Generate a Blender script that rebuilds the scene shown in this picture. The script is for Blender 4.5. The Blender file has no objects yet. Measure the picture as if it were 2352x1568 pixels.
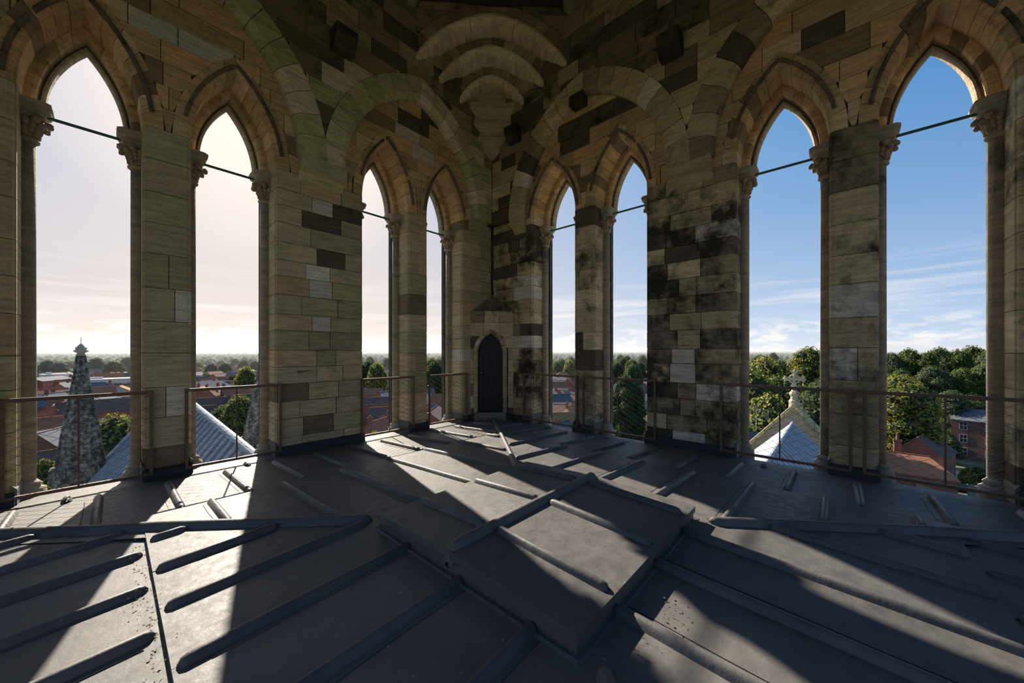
import bpy, math, random
from math import sin, cos, pi, sqrt, atan2, acos, radians
from mathutils import Vector
random.seed(7)
C = bpy.context.scene.collection
S = bpy.context.scene
# ------------------------------------------------------------------ camera, sky, sun, exposure
F = 828.0; CX, HY = 1176.0, 808.0; ZC = 1.72
TH = radians(41.9)
FW = Vector((cos(TH), sin(TH), 0)); RT = Vector((sin(TH), -cos(TH), 0))
cd = bpy.data.cameras.new('camera'); cam = bpy.data.objects.new('camera', cd); C.objects.link(cam)
cd.sensor_width = 36; cd.lens = 36 * F / 2352; cd.shift_y = (HY - 784) / 2352; cd.clip_end = 20000; cd.clip_start = .05
cam.location = (0, 0, ZC); cam.rotation_euler = (radians(90), 0, TH - pi / 2)
S.camera = cam
SUN_AZ = radians(14.7); SUN_EL = radians(32.2)
SKY = .86
w = bpy.data.worlds.new('sky'); S.world = w; w.use_nodes = True
nt = w.node_tree; nt.nodes.clear(); N = nt.nodes.new; L = nt.links.new
out = N('ShaderNodeOutputWorld'); bg = N('ShaderNodeBackground')
tc = N('ShaderNodeTexCoord'); sep = N('ShaderNodeSeparateXYZ'); L(tc.outputs['Generated'], sep.inputs[0])
# clouds: thin streaks and a low bank of cumulus near the horizon, away from the sun
mp = N('ShaderNodeMapping'); mp.inputs['Scale'].default_value = (5, 5, 16); L(tc.outputs['Generated'], mp.inputs[0])
no = N('ShaderNodeTexNoise'); no.inputs['Scale'].default_value = 2.6; no.inputs['Detail'].default_value = 8; no.inputs['Roughness'].default_value = .62; L(mp.outputs[0], no.inputs[0])
mp2 = N('ShaderNodeMapping'); mp2.inputs['Scale'].default_value = (2.2, 2.2, 34); mp2.inputs['Location'].default_value = (3, 1, .4); L(tc.outputs['Generated'], mp2.inputs[0])
no2 = N('ShaderNodeTexNoise'); no2.inputs['Scale'].default_value = 1.5; no2.inputs['Detail'].default_value = 6; L(mp2.outputs[0], no2.inputs[0])
def ramp(node_tree, src, stops):
    r = node_tree.nodes.new('ShaderNodeValToRGB'); e = r.color_ramp.elements
    while len(e) < len(stops): e.new(.5)
    for i, (p, c) in enumerate(stops):
        e[i].position = p; e[i].color = c if len(c) == 4 else (*c, 1)
    node_tree.links.new(src, r.inputs[0]); return r
def g(v): return (v, v, v, 1)
def mth(tree, op, a, b=None, clamp=False):
    m = tree.nodes.new('ShaderNodeMath'); m.operation = op; m.use_clamp = clamp
    for i, x in enumerate((a, b)):
        if x is None: continue
        if isinstance(x, (int, float)): m.inputs[i].default_value = x
        else: tree.links.new(x, m.inputs[i])
    return m.outputs[0]
cum = ramp(nt, no.outputs[0], [(.46, g(0)), (.58, g(1))])
cband = ramp(nt, sep.outputs[2], [(0, g(.7)), (.035, g(1)), (.062, g(.55)), (.085, g(0))])
stk = ramp(nt, no2.outputs[0], [(.48, g(0)), (.66, g(1))])
sband = ramp(nt, sep.outputs[2], [(.06, g(0)), (.10, g(.7)), (.15, g(.35)), (.20, g(0))])
cl = mth(nt, 'MAXIMUM', mth(nt, 'MULTIPLY', cum.outputs[0], cband.outputs[0]), mth(nt, 'MULTIPLY', stk.outputs[0], sband.outputs[0]))
# clear sky: pale and warm towards the sun, deeper blue away from it and higher up
def vdot(vec):
    n_ = N('ShaderNodeVectorMath'); n_.operation = 'DOT_PRODUCT'; L(tc.outputs['Generated'], n_.inputs[0]); n_.inputs[1].default_value = vec; return n_.outputs['Value']
hx = mth(nt, 'SQRT', mth(nt, 'SUBTRACT', 1.0001, mth(nt, 'POWER', sep.outputs[2], 2.)))
az = mth(nt, 'DIVIDE', vdot((sin(SUN_AZ), cos(SUN_AZ), 0)), hx)
azn = mth(nt, 'MULTIPLY', mth(nt, 'ADD', az, 1.), .5)
low_ = ramp(nt, azn, [(0, (.40, .55, .78)), (.52, (.55, .70, .88)), (.70, (.62, .73, .88)), (.88, (.74, .78, .84)), (.96, (.88, .76, .68)), (1, (.93, .79, .68))])
high_ = ramp(nt, azn, [(0, (.03, .15, .42)), (.52, (.045, .23, .56)), (.66, (.075, .28, .60)), (.80, (.22, .40, .70)), (.92, (.42, .51, .70)), (.975, (.50, .56, .72)), (1, (.70, .70, .74))])
for r_ in (low_, high_): r_.color_ramp.interpolation = 'B_SPLINE'
el = ramp(nt, sep.outputs[2], [(0, g(0)), (.12, g(.36)), (.30, g(.72)), (.55, g(1))])
base_ = mix0 = N('ShaderNodeMixRGB'); L(el.outputs[0], mix0.inputs[0]); L(low_.outputs[0], mix0.inputs[1]); L(high_.outputs[0], mix0.inputs[2])
glow = ramp(nt, vdot((sin(SUN_AZ) * cos(SUN_EL), cos(SUN_AZ) * cos(SUN_EL), sin(SUN_EL))), [(.86, g(0)), (.93, g(.10)), (.965, g(.5)), (.985, g(.85)), (1, g(1))])
mx1 = N('ShaderNodeMixRGB'); mx1.inputs[2].default_value = (1.14, .98, .87, 1); L(glow.outputs[0], mx1.inputs[0]); L(mix0.outputs[0], mx1.inputs[1])
mx = N('ShaderNodeMixRGB'); mx.inputs[2].default_value = (1.0, .95, .93, 1)
L(mth(nt, 'MULTIPLY', cl, .9), mx.inputs[0]); L(mx1.outputs[0], mx.inputs[1])
L(mx.outputs[0], bg.inputs[0]); bg.inputs[1].default_value = SKY; L(bg.outputs[0], out.inputs[0])
sl = bpy.data.lights.new('sun', 'SUN'); so = bpy.data.objects.new('sun', sl); C.objects.link(so)
sd = Vector((sin(SUN_AZ) * cos(SUN_EL), cos(SUN_AZ) * cos(SUN_EL), sin(SUN_EL)))
so.rotation_euler = sd.to_track_quat('Z', 'Y').to_euler(); sl.energy = 8.2; sl.angle = radians(.55); sl.color = (1, .90, .76)
S.view_settings.view_transform = 'Standard'; S.view_settings.look = 'None'; S.view_settings.gamma = 1
S.view_settings.use_curve_mapping = False; S.view_settings.exposure = .28

# ------------------------------------------------------------------ materials
def newmat(name):
    m = bpy.data.materials.new(name); m.use_nodes = True; t = m.node_tree; t.nodes.clear()
    o = t.nodes.new('ShaderNodeOutputMaterial'); b = t.nodes.new('ShaderNodeBsdfPrincipled'); t.links.new(b.outputs[0], o.inputs[0])
    return m, t, b
def noise(t, vec, scale, detail=5, rough=.55, stretch=None):
    n = t.nodes.new('ShaderNodeTexNoise'); n.inputs['Scale'].default_value = scale; n.inputs['Detail'].default_value = detail; n.inputs['Roughness'].default_value = rough
    if stretch:
        mp_ = t.nodes.new('ShaderNodeMapping'); mp_.inputs['Scale'].default_value = stretch; t.links.new(vec, mp_.inputs[0]); vec = mp_.outputs[0]
    t.links.new(vec, n.inputs[0]); return n.outputs[0]
def mix(t, f, a, b, mode='MIX'):
    m = t.nodes.new('ShaderNodeMixRGB'); m.blend_type = mode
    for i, x in enumerate((f, a, b)):
        if isinstance(x, (int, float)): m.inputs[i].default_value = x
        elif isinstance(x, tuple): m.inputs[i].default_value = (*x, 1) if len(x) == 3 else x
        else: t.links.new(x, m.inputs[i])
    return m.outputs[0]
def bump(t, b, h, strength=.5, dist=.01):
    n = t.nodes.new('ShaderNodeBump'); n.inputs['Strength'].default_value = strength; n.inputs['Distance'].default_value = dist
    t.links.new(h, n.inputs['Height']); t.links.new(n.outputs[0], b.inputs['Normal'])
def stone_mat(name, crust=(.022, .019, .016), algae=(.17, .19, .07), alg=.20, seed=0.):
    m, t, b = newmat(name)
    oi = t.nodes.new('ShaderNodeObjectInfo'); geo = t.nodes.new('ShaderNodeNewGeometry'); pos = geo.outputs['Position']
    bed = noise(t, pos, 3.0, 6, .6, (1, 1, 7)); fine = noise(t, pos, 28, 5, .7); big = noise(t, pos, .9 + seed, 5, .6); mid = noise(t, pos, 4.2 + seed, 7, .68)
    vary = ramp(t, bed, [(.3, g(.66)), (.55, g(1.0)), (.75, g(1.22))])
    c = mix(t, 1, oi.outputs['Color'], vary.outputs[0], 'MULTIPLY')
    f2 = ramp(t, fine, [(.3, g(.8)), (.7, g(1.12))]); c = mix(t, 1, c, f2.outputs[0], 'MULTIPLY')
    ag = ramp(t, noise(t, pos, 1.7, 5, .6), [(.46, g(0)), (.7, g(1))])
    c = mix(t, mth(t, 'MULTIPLY', ag.outputs[0], alg), c, algae)
    sm = mth(t, 'ADD', mth(t, 'MULTIPLY', big, .5), mth(t, 'MULTIPLY', mid, .5))
    sm = mth(t, 'ADD', sm, mth(t, 'MULTIPLY', oi.outputs['Alpha'], .42))
    cr = ramp(t, sm, [(.64, g(0)), (.80, g(.93))])
    c = mix(t, cr.outputs[0], c, crust)
    t.links.new(c, b.inputs['Base Color']); b.inputs['Roughness'].default_value = .9; b.inputs['Specular IOR Level'].default_value = .25
    h = mth(t, 'ADD', mth(t, 'MULTIPLY', mid, 1.0), mth(t, 'MULTIPLY', fine, .4)); h = mth(t, 'ADD', h, mth(t, 'MULTIPLY', bed, .8))
    bump(t, b, h, .8, .022)
    return m
M = {}
M['stone'] = stone_mat('sandstone')
M['stone_r'] = stone_mat('crusted sandstone', alg=.12, seed=.3)
m, t, b = newmat('mortar core'); pos = t.nodes.new('ShaderNodeNewGeometry').outputs['Position']
r_ = ramp(t, noise(t, pos, 5, 6, .7), [(.3, (.035, .03, .022)), (.7, (.15, .125, .09))]); t.links.new(r_.outputs[0], b.inputs['Base Color']); b.inputs['Roughness'].default_value = .95; M['mortar'] = m
def outer_stone():
    m, t, b = newmat('coursed stone'); pos = t.nodes.new('ShaderNodeNewGeometry').outputs['Position']
    n1 = noise(t, pos, 1.2, 6, .65); n2 = noise(t, pos, 9, 6, .7)
    s = mth(t, 'ADD', mth(t, 'MULTIPLY', n1, .6), mth(t, 'MULTIPLY', n2, .4))
    r = ramp(t, s, [(.3, (.05, .045, .035)), (.5, (.27, .23, .165)), (.7, (.5, .44, .34))])
    t.links.new(r.outputs[0], b.inputs['Base Color']); b.inputs['Roughness'].default_value = .92; bump(t, b, n2, .6, .03); return m
M['outer'] = outer_stone()
def lead(name, base, dark, rough=.42, spot=True):
    m, t, b = newmat(name); geo = t.nodes.new('ShaderNodeNewGeometry'); pos = geo.outputs['Position']; oi = t.nodes.new('ShaderNodeObjectInfo')
    n1 = noise(t, pos, 1.6, 6, .6); n2 = noise(t, pos, 11, 6, .7); n3 = noise(t, pos, 70, 3, .6)
    s = mth(t, 'ADD', mth(t, 'MULTIPLY', n1, .6), mth(t, 'MULTIPLY', n2, .4))
    r = ramp(t, s, [(.36, dark), (.62, base)]); c = r.outputs[0]
    rv = ramp(t, oi.outputs['Random'], [(0, g(.84)), (1, g(1.12))]); c = mix(t, 1, c, rv.outputs[0], 'MULTIPLY')
    if spot:
        v = t.nodes.new('ShaderNodeTexVoronoi'); v.inputs['Scale'].default_value = 5.2; t.links.new(pos, v.inputs[0])
        sp = ramp(t, mth(t, 'ADD', v.outputs['Distance'], mth(t, 'MULTIPLY', n2, .12)), [(.085, g(1)), (.105, g(0))])
        c = mix(t, mth(t, 'MULTIPLY', sp.outputs[0], .55), c, (.5, .49, .45))
        st = ramp(t, noise(t, pos, 2.2, 5, .65), [(.6, g(0)), (.72, g(1))]); c = mix(t, mth(t, 'MULTIPLY', st.outputs[0], .35), c, (.09, .085, .08))
    t.links.new(c, b.inputs['Base Color'])
    rr = ramp(t, n2, [(.3, g(rough - .08)), (.7, g(rough + .16))]); t.links.new(rr.outputs[0], b.inputs['Roughness']); b.inputs['Specular IOR Level'].default_value = .3
    bump(t, b, mth(t, 'ADD', mth(t, 'MULTIPLY', n1, 2.0), mth(t, 'ADD', mth(t, 'MULTIPLY', n2, .35), mth(t, 'MULTIPLY', n3, .06))), .5, .012); return m
M['lead'] = lead('weathered lead', (.168, .158, .146), (.092, .09, .09), .52)
M['leadroll'] = lead('lead roll', (.165, .158, .15), (.085, .086, .09), .45, False)
M['leaddark'] = lead('bitumen lead', (.05, .052, .058), (.03, .03, .034), .5)
M['roofblue'] = lead('blue grey lead', (.34, .36, .38), (.22, .24, .27), .42, False)
M['roofblue2'] = lead('pale lead', (.45, .47, .50), (.33, .36, .40), .5, False)
def plain(name, col, rough=.8, var=.25, scale=6., metal=0., bumpd=.0, spec=.4):
    m, t, b = newmat(name); pos = t.nodes.new('ShaderNodeNewGeometry').outputs['Position']; n = noise(t, pos, scale, 5, .65)
    lo = tuple(x * (1 - var) for x in col); hi = tuple(min(1, x * (1 + var)) for x in col)
    r = ramp(t, n, [(.3, lo), (.7, hi)]); t.links.new(r.outputs[0], b.inputs['Base Color']); b.inputs['Roughness'].default_value = rough; b.inputs['Metallic'].default_value = metal; b.inputs['Specular IOR Level'].default_value = spec
    if bumpd: bump(t, b, n, .6, bumpd)
    return m
M['rust'] = plain('brown iron', (.19, .11, .07), .55, .35, 30)
M['wire'] = plain('steel wire', (.34, .30, .26), .35, .2, 30, .5)
M['green'] = plain('green iron', (.055, .14, .115), .5, .3, 30)
M['timber'] = plain('dark timber', (.06, .04, .028), .8, .5, 9, bumpd=.01)
M['door'] = plain('black door', (.016, .017, .019), .5, .4, 12, bumpd=.004)
M['leaf_lit'] = plain('dry leaves', (.12, .075, .04), .9, .5, 40)
M['glass'] = plain('window glass', (.03, .045, .06), .12, .3, 2)
M['inner'] = plain('pale ashlar', (.56, .44, .29), .9, .3, 1.5, bumpd=.02)  # for the unseen near walls, paled to bounce more warm light
M['white'] = plain('white paint', (.62, .61, .58), .7, .1, 3)
def brick(name, col, var=.3):
    m, t, b = newmat(name); tcn = t.nodes.new('ShaderNodeTexCoord'); oi = t.nodes.new('ShaderNodeObjectInfo')
    n = noise(t, tcn.outputs['Object'], 1.1, 6, .7); n2 = noise(t, tcn.outputs['Object'], 14, 4, .7)
    r = ramp(t, mth(t, 'ADD', mth(t, 'MULTIPLY', n, .5), mth(t, 'MULTIPLY', n2, .5)), [(.3, tuple(x * (1 - var) for x in col)), (.7, tuple(min(1, x * (1 + var)) for x in col))])
    rv = ramp(t, oi.outputs['Random'], [(0, g(.8)), (1, g(1.2))]); c = mix(t, 1, r.outputs[0], rv.outputs[0], 'MULTIPLY')
    t.links.new(c, b.inputs['Base Color']); b.inputs['Roughness'].default_value = .9; bump(t, b, n2, .5, .03); return m
M['brick'] = brick('red brick', (.27, .105, .07)); M['brick2'] = brick('brown brick', (.20, .10, .075)); M['render'] = brick('pale render', (.58, .55, .5), .12); M['flint'] = brick('flint wall', (.26, .24, .2), .5)
M['tile'] = brick('red clay tiles', (.30, .125, .065), .45); M['tile2'] = brick('brown tiles', (.14, .085, .065), .4); M['slate'] = brick('slate roof', (.10, .11, .13), .3); M['lichen'] = brick('lichened orange tiles', (.36, .20, .075), .5)
def spire_mat():
    m, t, b = newmat('lichened spire stone'); tcn = t.nodes.new('ShaderNodeTexCoord').outputs['Object']
    n = noise(t, tcn, 4.5, 9, .8); n2 = noise(t, tcn, 1.2, 4, .6)
    r = ramp(t, mth(t, 'ADD', mth(t, 'MULTIPLY', n, .8), mth(t, 'MULTIPLY', n2, .2)), [(.42, (.045, .04, .032)), (.50, (.15, .135, .105)), (.57, (.46, .41, .32)), (.66, (.42, .32, .12))])
    t.links.new(r.outputs[0], b.inputs['Base Color']); b.inputs['Roughness'].default_value = .95; bump(t, b, n, 1, .06); return m
M['spire'] = spire_mat()
def leafmat(name, col, trans=.4):
    m, t, b = newmat(name); geo = t.nodes.new('ShaderNodeNewGeometry'); oi = t.nodes.new('ShaderNodeObjectInfo')
    r = ramp(t, geo.outputs['Random Per Island'], [(0, tuple(x * .55 for x in col)), (.6, col), (1, (min(1, col[0] * 1.9), min(1, col[1] * 1.45), col[2] * 1.1))])
    rv = ramp(t, oi.outputs['Random'], [(0, g(.75)), (1, g(1.2))]); c = mix(t, 1, r.outputs[0], rv.outputs[0], 'MULTIPLY')
    t.links.new(c, b.inputs['Base Color']); b.inputs['Roughness'].default_value = .6; b.inputs['Specular IOR Level'].default_value = .3
    tr = t.nodes.new('ShaderNodeBsdfTranslucent'); t.links.new(c, tr.inputs[0]); ms = t.nodes.new('ShaderNodeMixShader'); ms.inputs[0].default_value = trans
    o = [x for x in t.nodes if x.type == 'OUTPUT_MATERIAL'][0]; t.links.new(b.outputs[0], ms.inputs[1]); t.links.new(tr.outputs[0], ms.inputs[2]); t.links.new(ms.outputs[0], o.inputs[0]); return m
M['leaf'] = leafmat('green leaves', (.13, .18, .03)); M['leaf2'] = leafmat('yellow green leaves', (.27, .29, .045)); M['leafd'] = leafmat('dark leaves', (.06, .10, .025)); M['leafg'] = leafmat('grey green leaves', (.11, .155, .06))
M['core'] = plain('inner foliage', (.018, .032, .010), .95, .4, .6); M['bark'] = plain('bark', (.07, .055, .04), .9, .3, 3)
def far_mat():
    m, t, b = newmat('far woodland'); pos = t.nodes.new('ShaderNodeNewGeometry').outputs['Position']
    n = noise(t, pos, .06, 8, .7); n2 = noise(t, pos, .7, 5, .75)
    r = ramp(t, mth(t, 'ADD', mth(t, 'MULTIPLY', n, .4), mth(t, 'MULTIPLY', n2, .6)), [(.35, (.03, .05, .02)), (.5, (.075, .105, .035)), (.66, (.15, .18, .06))])
    t.links.new(r.outputs[0], b.inputs['Base Color']); b.inputs['Roughness'].default_value = .9; bump(t, b, n2, 1, 1.2); return m
M['far'] = far_mat()
def ground_mat():
    m, t, b = newmat('town ground'); pos = t.nodes.new('ShaderNodeNewGeometry').outputs['Position']
    n = noise(t, pos, .011, 5, .6); n2 = noise(t, pos, .35, 6, .7)
    r = ramp(t, mth(t, 'ADD', mth(t, 'MULTIPLY', n, .6), mth(t, 'MULTIPLY', n2, .4)), [(.35, (.045, .07, .025)), (.48, (.09, .12, .04)), (.55, (.14, .12, .09)), (.66, (.24, .22, .13))])
    t.links.new(r.outputs[0], b.inputs['Base Color']); b.inputs['Roughness'].default_value = .95; return m
M['ground'] = ground_mat()

# ------------------------------------------------------------------ helpers
def mesh(verts, faces, name='mesh'):
    me = bpy.data.meshes.new(name); me.from_pydata([tuple(v) for v in verts], [], faces); me.update(); return me
def link(name, me, mat=None, parent=None):
    o = bpy.data.objects.new(name, me); C.objects.link(o)
    if mat is not None and me is not None and not me.materials: me.materials.append(mat)
    if parent is not None: o.parent = parent
    return o
def tag(o, label=None, cat=None, group=None, kind=None):
    if label: o['label'] = label
    if cat: o['category'] = cat
    if group: o['group'] = group
    if kind: o['kind'] = kind
    return o
def empty(name, loc=(0, 0, 0), rz=0, parent=None):
    o = bpy.data.objects.new(name, None); C.objects.link(o); o.location = loc; o.rotation_euler = (0, 0, rz); o.empty_display_size = .2
    if parent: o.parent = parent
    return o
class MB:
    def __init__(s): s.v = []; s.f = []
    def add(s, v, f):
        n = len(s.v); s.v += [tuple(x) for x in v]; s.f += [tuple(i + n for i in q) for q in f]; return s
    def box(s, x0, x1, y0, y1, z0, z1):
        return s.add([(x0, y0, z0), (x1, y0, z0), (x1, y1, z0), (x0, y1, z0), (x0, y0, z1), (x1, y0, z1), (x1, y1, z1), (x0, y1, z1)],
                     [(0, 3, 2, 1), (4, 5, 6, 7), (0, 1, 5, 4), (1, 2, 6, 5), (2, 3, 7, 6), (3, 0, 4, 7)])
    def tube(s, a, b, r, n=6, r2=None):
        a = Vector(a); b = Vector(b); d = (b - a).normalized(); u = d.orthogonal().normalized(); w_ = d.cross(u); r2 = r if r2 is None else r2
        v = []
        for p, rr in ((a, r), (b, r2)):
            for i in range(n):
                an = 2 * pi * i / n + .4; v.append(p + (u * cos(an) + w_ * sin(an)) * rr)
        return s.add(v, [tuple(range(n - 1, -1, -1)), tuple(range(n, 2 * n))] + [(i, (i + 1) % n, n + (i + 1) % n, n + i) for i in range(n)])
    def lathe(s, prof, n=12, c=(0, 0), sq=None):
        v = []
        for (r, z) in prof:
            for i in range(n):
                an = 2 * pi * (i + .5) / n; k = 1.
                if sq: k = 1 / (abs(cos(an)) ** sq + abs(sin(an)) ** sq) ** (1 / sq)
                v.append((c[0] + r * k * cos(an), c[1] + r * k * sin(an), z))
        m_ = len(prof)
        f = [(j * n + i, j * n + (i + 1) % n, (j + 1) * n + (i + 1) % n, (j + 1) * n + i) for j in range(m_ - 1) for i in range(n)]
        f += [tuple(range(n - 1, -1, -1)), tuple((m_ - 1) * n + i for i in range(n))]
        return s.add(v, f)
    def obj(s, name, mat, parent=None, smooth=False):
        me = mesh(s.v, s.f, name)
        if smooth:
            me.polygons.foreach_set('use_smooth', [True] * len(me.polygons))
        return link(name, me, mat, parent)
class Fr:
    def __init__(s, O, es, en): s.O = Vector((*O, 0)); s.es = Vector((*es, 0)); s.en = Vector((*en, 0))
    def P(s, a, n, z): return s.O + s.es * a + s.en * n + Vector((0, 0, z))
q2 = sqrt(.5)
LF = Fr((0, 6.75), (1, 0), (0, 1)); RF = Fr((6.73, 0), (0, 1), (1, 0))
NL = Fr((-1.7, 0), (0, 1), (-1, 0)); NR = Fr((0, -2.9), (1, 0), (0, -1))
T1 = 1.58
DG = Fr((6.53 - q2 * T1, 6.55 - q2 * T1), (-q2, q2), (q2, q2))
DT = .53
DD = Fr((6.73 - q2 * DT, 6.75 - q2 * DT), (-q2, q2), (q2, q2))
def project(p):
    d = p.x * FW.x + p.y * FW.y
    if d < .1: return None
    u = (p.x * RT.x + p.y * RT.y) / d
    return (CX + F * u, HY - F * (p.z - ZC) / d)
def inview(p, m=120):
    q = project(p); return q is not None and -m < q[0] < 2352 + m and -m < q[1] < 1568 + m
def W(px, d, z=0):
    v = FW * d + RT * (d * (px - CX) / F); return Vector((v.x, v.y, z))
def prism(fr, pts, n0, n1, ch=0.):
    """polygon pts (s,z) extruded from n0 (room side) to n1; rectangles may get a chamfer ch"""
    v = []; k = len(pts)
    if ch and k == 4:
        cs = sum(p[0] for p in pts) / 4; cz = sum(p[1] for p in pts) / 4
        ins = [(s + (ch if s < cs else -ch), z + (ch if z < cz else -ch)) for s, z in pts]
        v = [fr.P(s, n0, z) for s, z in ins] + [fr.P(s, n0 + ch, z) for s, z in pts] + [fr.P(s, n1, z) for s, z in pts]
        f = [(0, 1, 2, 3)] + [(i, 4 + i, 4 + (i + 1) % 4, (i + 1) % 4) for i in range(4)] + [(4 + i, 8 + i, 8 + (i + 1) % 4, 4 + (i + 1) % 4) for i in range(4)]
        return v, f
    v = [fr.P(s, n0, z) for s, z in pts] + [fr.P(s, n1, z) for s, z in pts]
    f = [tuple(range(k)), tuple(range(2 * k - 1, k - 1, -1))] + [(i, k + i, k + (i + 1) % k, (i + 1) % k) for i in range(k)]
    return v, f
class Arch:
    def __init__(s, c, a, zs, h): s.c = c; s.a = a; s.zs = zs; s.h = h; s.R = (a * a + h * h) / (2 * a)
    def z(s, x, r=0.):
        d = abs(x - s.c); q = (s.R + r) ** 2 - (d + s.R - s.a) ** 2
        if d >= s.a + r or q <= 0: return None
        return s.zs + sqrt(q)
    def pt(s, side, r, f):
        t_ = f * acos((s.R - s.a) / (s.R + r)); return (s.c + side * (-(s.R - s.a) + (s.R + r) * cos(t_)), s.zs + (s.R + r) * sin(t_))
class SegArch:
    """low pointed arch: two arcs whose centres lie below the springing"""
    def __init__(s, c, a, zs, h, cx=.22):
        s.c = c; s.a = a; s.zs = zs; s.h = h; s.cx = cx; s.e = (a * a + 2 * a * cx - h * h) / (2 * h); s.R = sqrt((a + cx) ** 2 + s.e ** 2)
    def z(s, x, r=0.):
        d = abs(x - s.c); q = (s.R + r) ** 2 - (d + s.cx) ** 2
        if d >= s.a + r or q <= 0: return None
        z = s.zs - s.e + sqrt(q); return z if z > s.zs - .2 else None
    def pt(s, side, r, f):
        t0 = atan2(s.e, s.a + s.cx); t1 = acos(s.cx / (s.R + r)); t_ = t0 + f * (t1 - t0); return (s.c + side * (-s.cx + (s.R + r) * cos(t_)), s.zs - s.e + (s.R + r) * sin(t_))
STONE_L = [((.40, .34, .225), 30), ((.33, .31, .18), 22), ((.45, .36, .23), 18), ((.30, .26, .17), 14), ((.56, .52, .43), 6), ((.18, .14, .095), 3), ((.44, .32, .2), 8)]
STONE_R = [((.44, .36, .235), 26), ((.36, .30, .19), 22), ((.50, .41, .27), 16), ((.24, .19, .13), 16), ((.54, .50, .44), 8), ((.09, .07, .055), 12)]
ORANGE = [((.50, .34, .19), 30), ((.42, .29, .165), 30), ((.36, .27, .16), 20), ((.52, .39, .25), 15), ((.2, .14, .09), 6)]
GREENY = [((.40, .38, .24), 30), ((.32, .33, .18), 30), ((.47, .40, .30), 18), ((.52, .45, .37), 10), ((.14, .12, .07), 6)]
def pick(pal, a0, a1):
    c = random.choices([p[0] for p in pal], [p[1] for p in pal])[0]; k = random.uniform(1.4, 1.7)
    return (min(.9, c[0] * k * 1.03), c[1] * k * .975, c[2] * k * .87, random.uniform(a0, a1))
def slab(fr, n0, n1, s0, s1, zb, zt, ops, step=.05):
    """wall layer with openings; ops = list of (arch, base z of the opening, r)"""
    xs = {round(s0, 5), round(s1, 5)}
    for a, bz, r in ops:
        e = a.a + r; xs |= {round(a.c - e, 5), round(a.c + e, 5), round(a.c, 5)}
        k = int(2 * e / step)
        for i in range(1, k): xs.add(round(a.c - e * cos(pi * i / k), 5))
    xs = sorted(x for x in xs if s0 - 1e-6 <= x <= s1 + 1e-6); mb = MB()
    for x0, x1 in zip(xs, xs[1:]):
        mid = (x0 + x1) / 2; b0 = b1 = zb; pieces = [[zb, zb, zt, zt]]
        for a, bz, r in ops:
            if a.z(mid, r) is not None:
                h0 = a.z(x0, r) or a.zs; h1 = a.z(x1, r) or a.zs
                pieces = [[h0, h1, zt, zt]]
                if bz > zb: pieces.append([zb, zb, bz, bz])
        for z0, z1, t0, t1 in pieces:
            v, f = prism(fr, [(x0, z0), (x1, z1), (x1, t1), (x0, t0)], n0, n1); mb.add(v, f)
    return mb
def arc_sweep(fr, ar, side, f0, f1, sec, seg=3):
    """cross-section sec [(r, n)] swept along one side of an arch from fraction f0 to f1"""
    v = []; k = len(sec)
    for i in range(seg + 1):
        f = f0 + (f1 - f0) * i / seg
        for r, n in sec:
            s, z = ar.pt(side, r, f); v.append(fr.P(s, n, z))
    fa = [(i * k + j, i * k + (j + 1) % k, (i + 1) * k + (j + 1) % k, (i + 1) * k + j) for i in range(seg) for j in range(k)]
    fa += [tuple(range(k)), tuple(range((seg + 1) * k - 1, seg * k - 1, -1))]
    return v, fa
def voussoirs(fr, ar, sec, n, parent, mat, pal, a0, a1, jit=.004, seg=3, f_start=0.):
    for side in (-1, 1):
        cuts = [f_start + (1 - f_start) * i / n for i in range(n + 1)]
        for i in range(1, n): cuts[i] += random.uniform(-.12, .12) / n
        for i in range(n):
            gp = .0035 / ar.R; d = random.uniform(-jit, jit)
            v, f = arc_sweep(fr, ar, side, cuts[i] + gp, cuts[i + 1] - gp * (i < n - 1), [(r, nn + (d if nn <= sec[0][1] + .2 else 0)) for r, nn in sec], seg)
            o = link('voussoir', mesh(v, f, 'voussoir'), mat, parent); o.color = pick(pal, a0, a1)
def quoin(fr, sA, sB, z0, z1, n0, depth, chA, chB, parent, mat, col, name='stone'):
    """stone seen on face and reveal: plan section with hollow arrises at jamb ends, extruded upwards"""
    sec = []
    c = .055
    if chA: sec += [(sA, n0 + depth), (sA, n0 + c + .012), (sA + .012, n0 + c), (sA + .018, n0 + .02), (sA + .03, n0 + .018), (sA + c, n0)]
    else: sec += [(sA, n0 + depth), (sA, n0)]
    if chB: sec += [(sB - c, n0), (sB - .03, n0 + .018), (sB - .018, n0 + .02), (sB - .012, n0 + c), (sB, n0 + c + .012), (sB, n0 + depth)]
    else: sec += [(sB, n0), (sB, n0 + depth)]
    k = len(sec); e = .004
    v = [fr.P(s, n, z0 + e) for s, n in sec] + [fr.P(s, n, z1 - e) for s, n in sec]
    f = [tuple(range(k)), tuple(range(2 * k - 1, k - 1, -1))] + [(i, (i + 1) % k, k + (i + 1) % k, k + i) for i in range(k)]
    o = link(name, mesh(v, f, name), mat, parent); o.color = col; return o
def courses(z0, z1, h, rnd=.18):
    n = max(1, round((z1 - z0) / h)); zs = [z0 + (z1 - z0) * i / n for i in range(n + 1)]
    for i in range(1, n): zs[i] += random.uniform(-rnd, rnd) * h * .5
    return list(zip(zs, zs[1:]))
def splits(s0, s1, L_):
    n = max(1, round((s1 - s0) / L_ + random.uniform(-.35, .35))); xs = [s0 + (s1 - s0) * i / n for i in range(n + 1)]
    for i in range(1, n): xs[i] += random.uniform(-.3, .3) * (s1 - s0) / n
    return list(zip(xs, xs[1:]))
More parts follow.
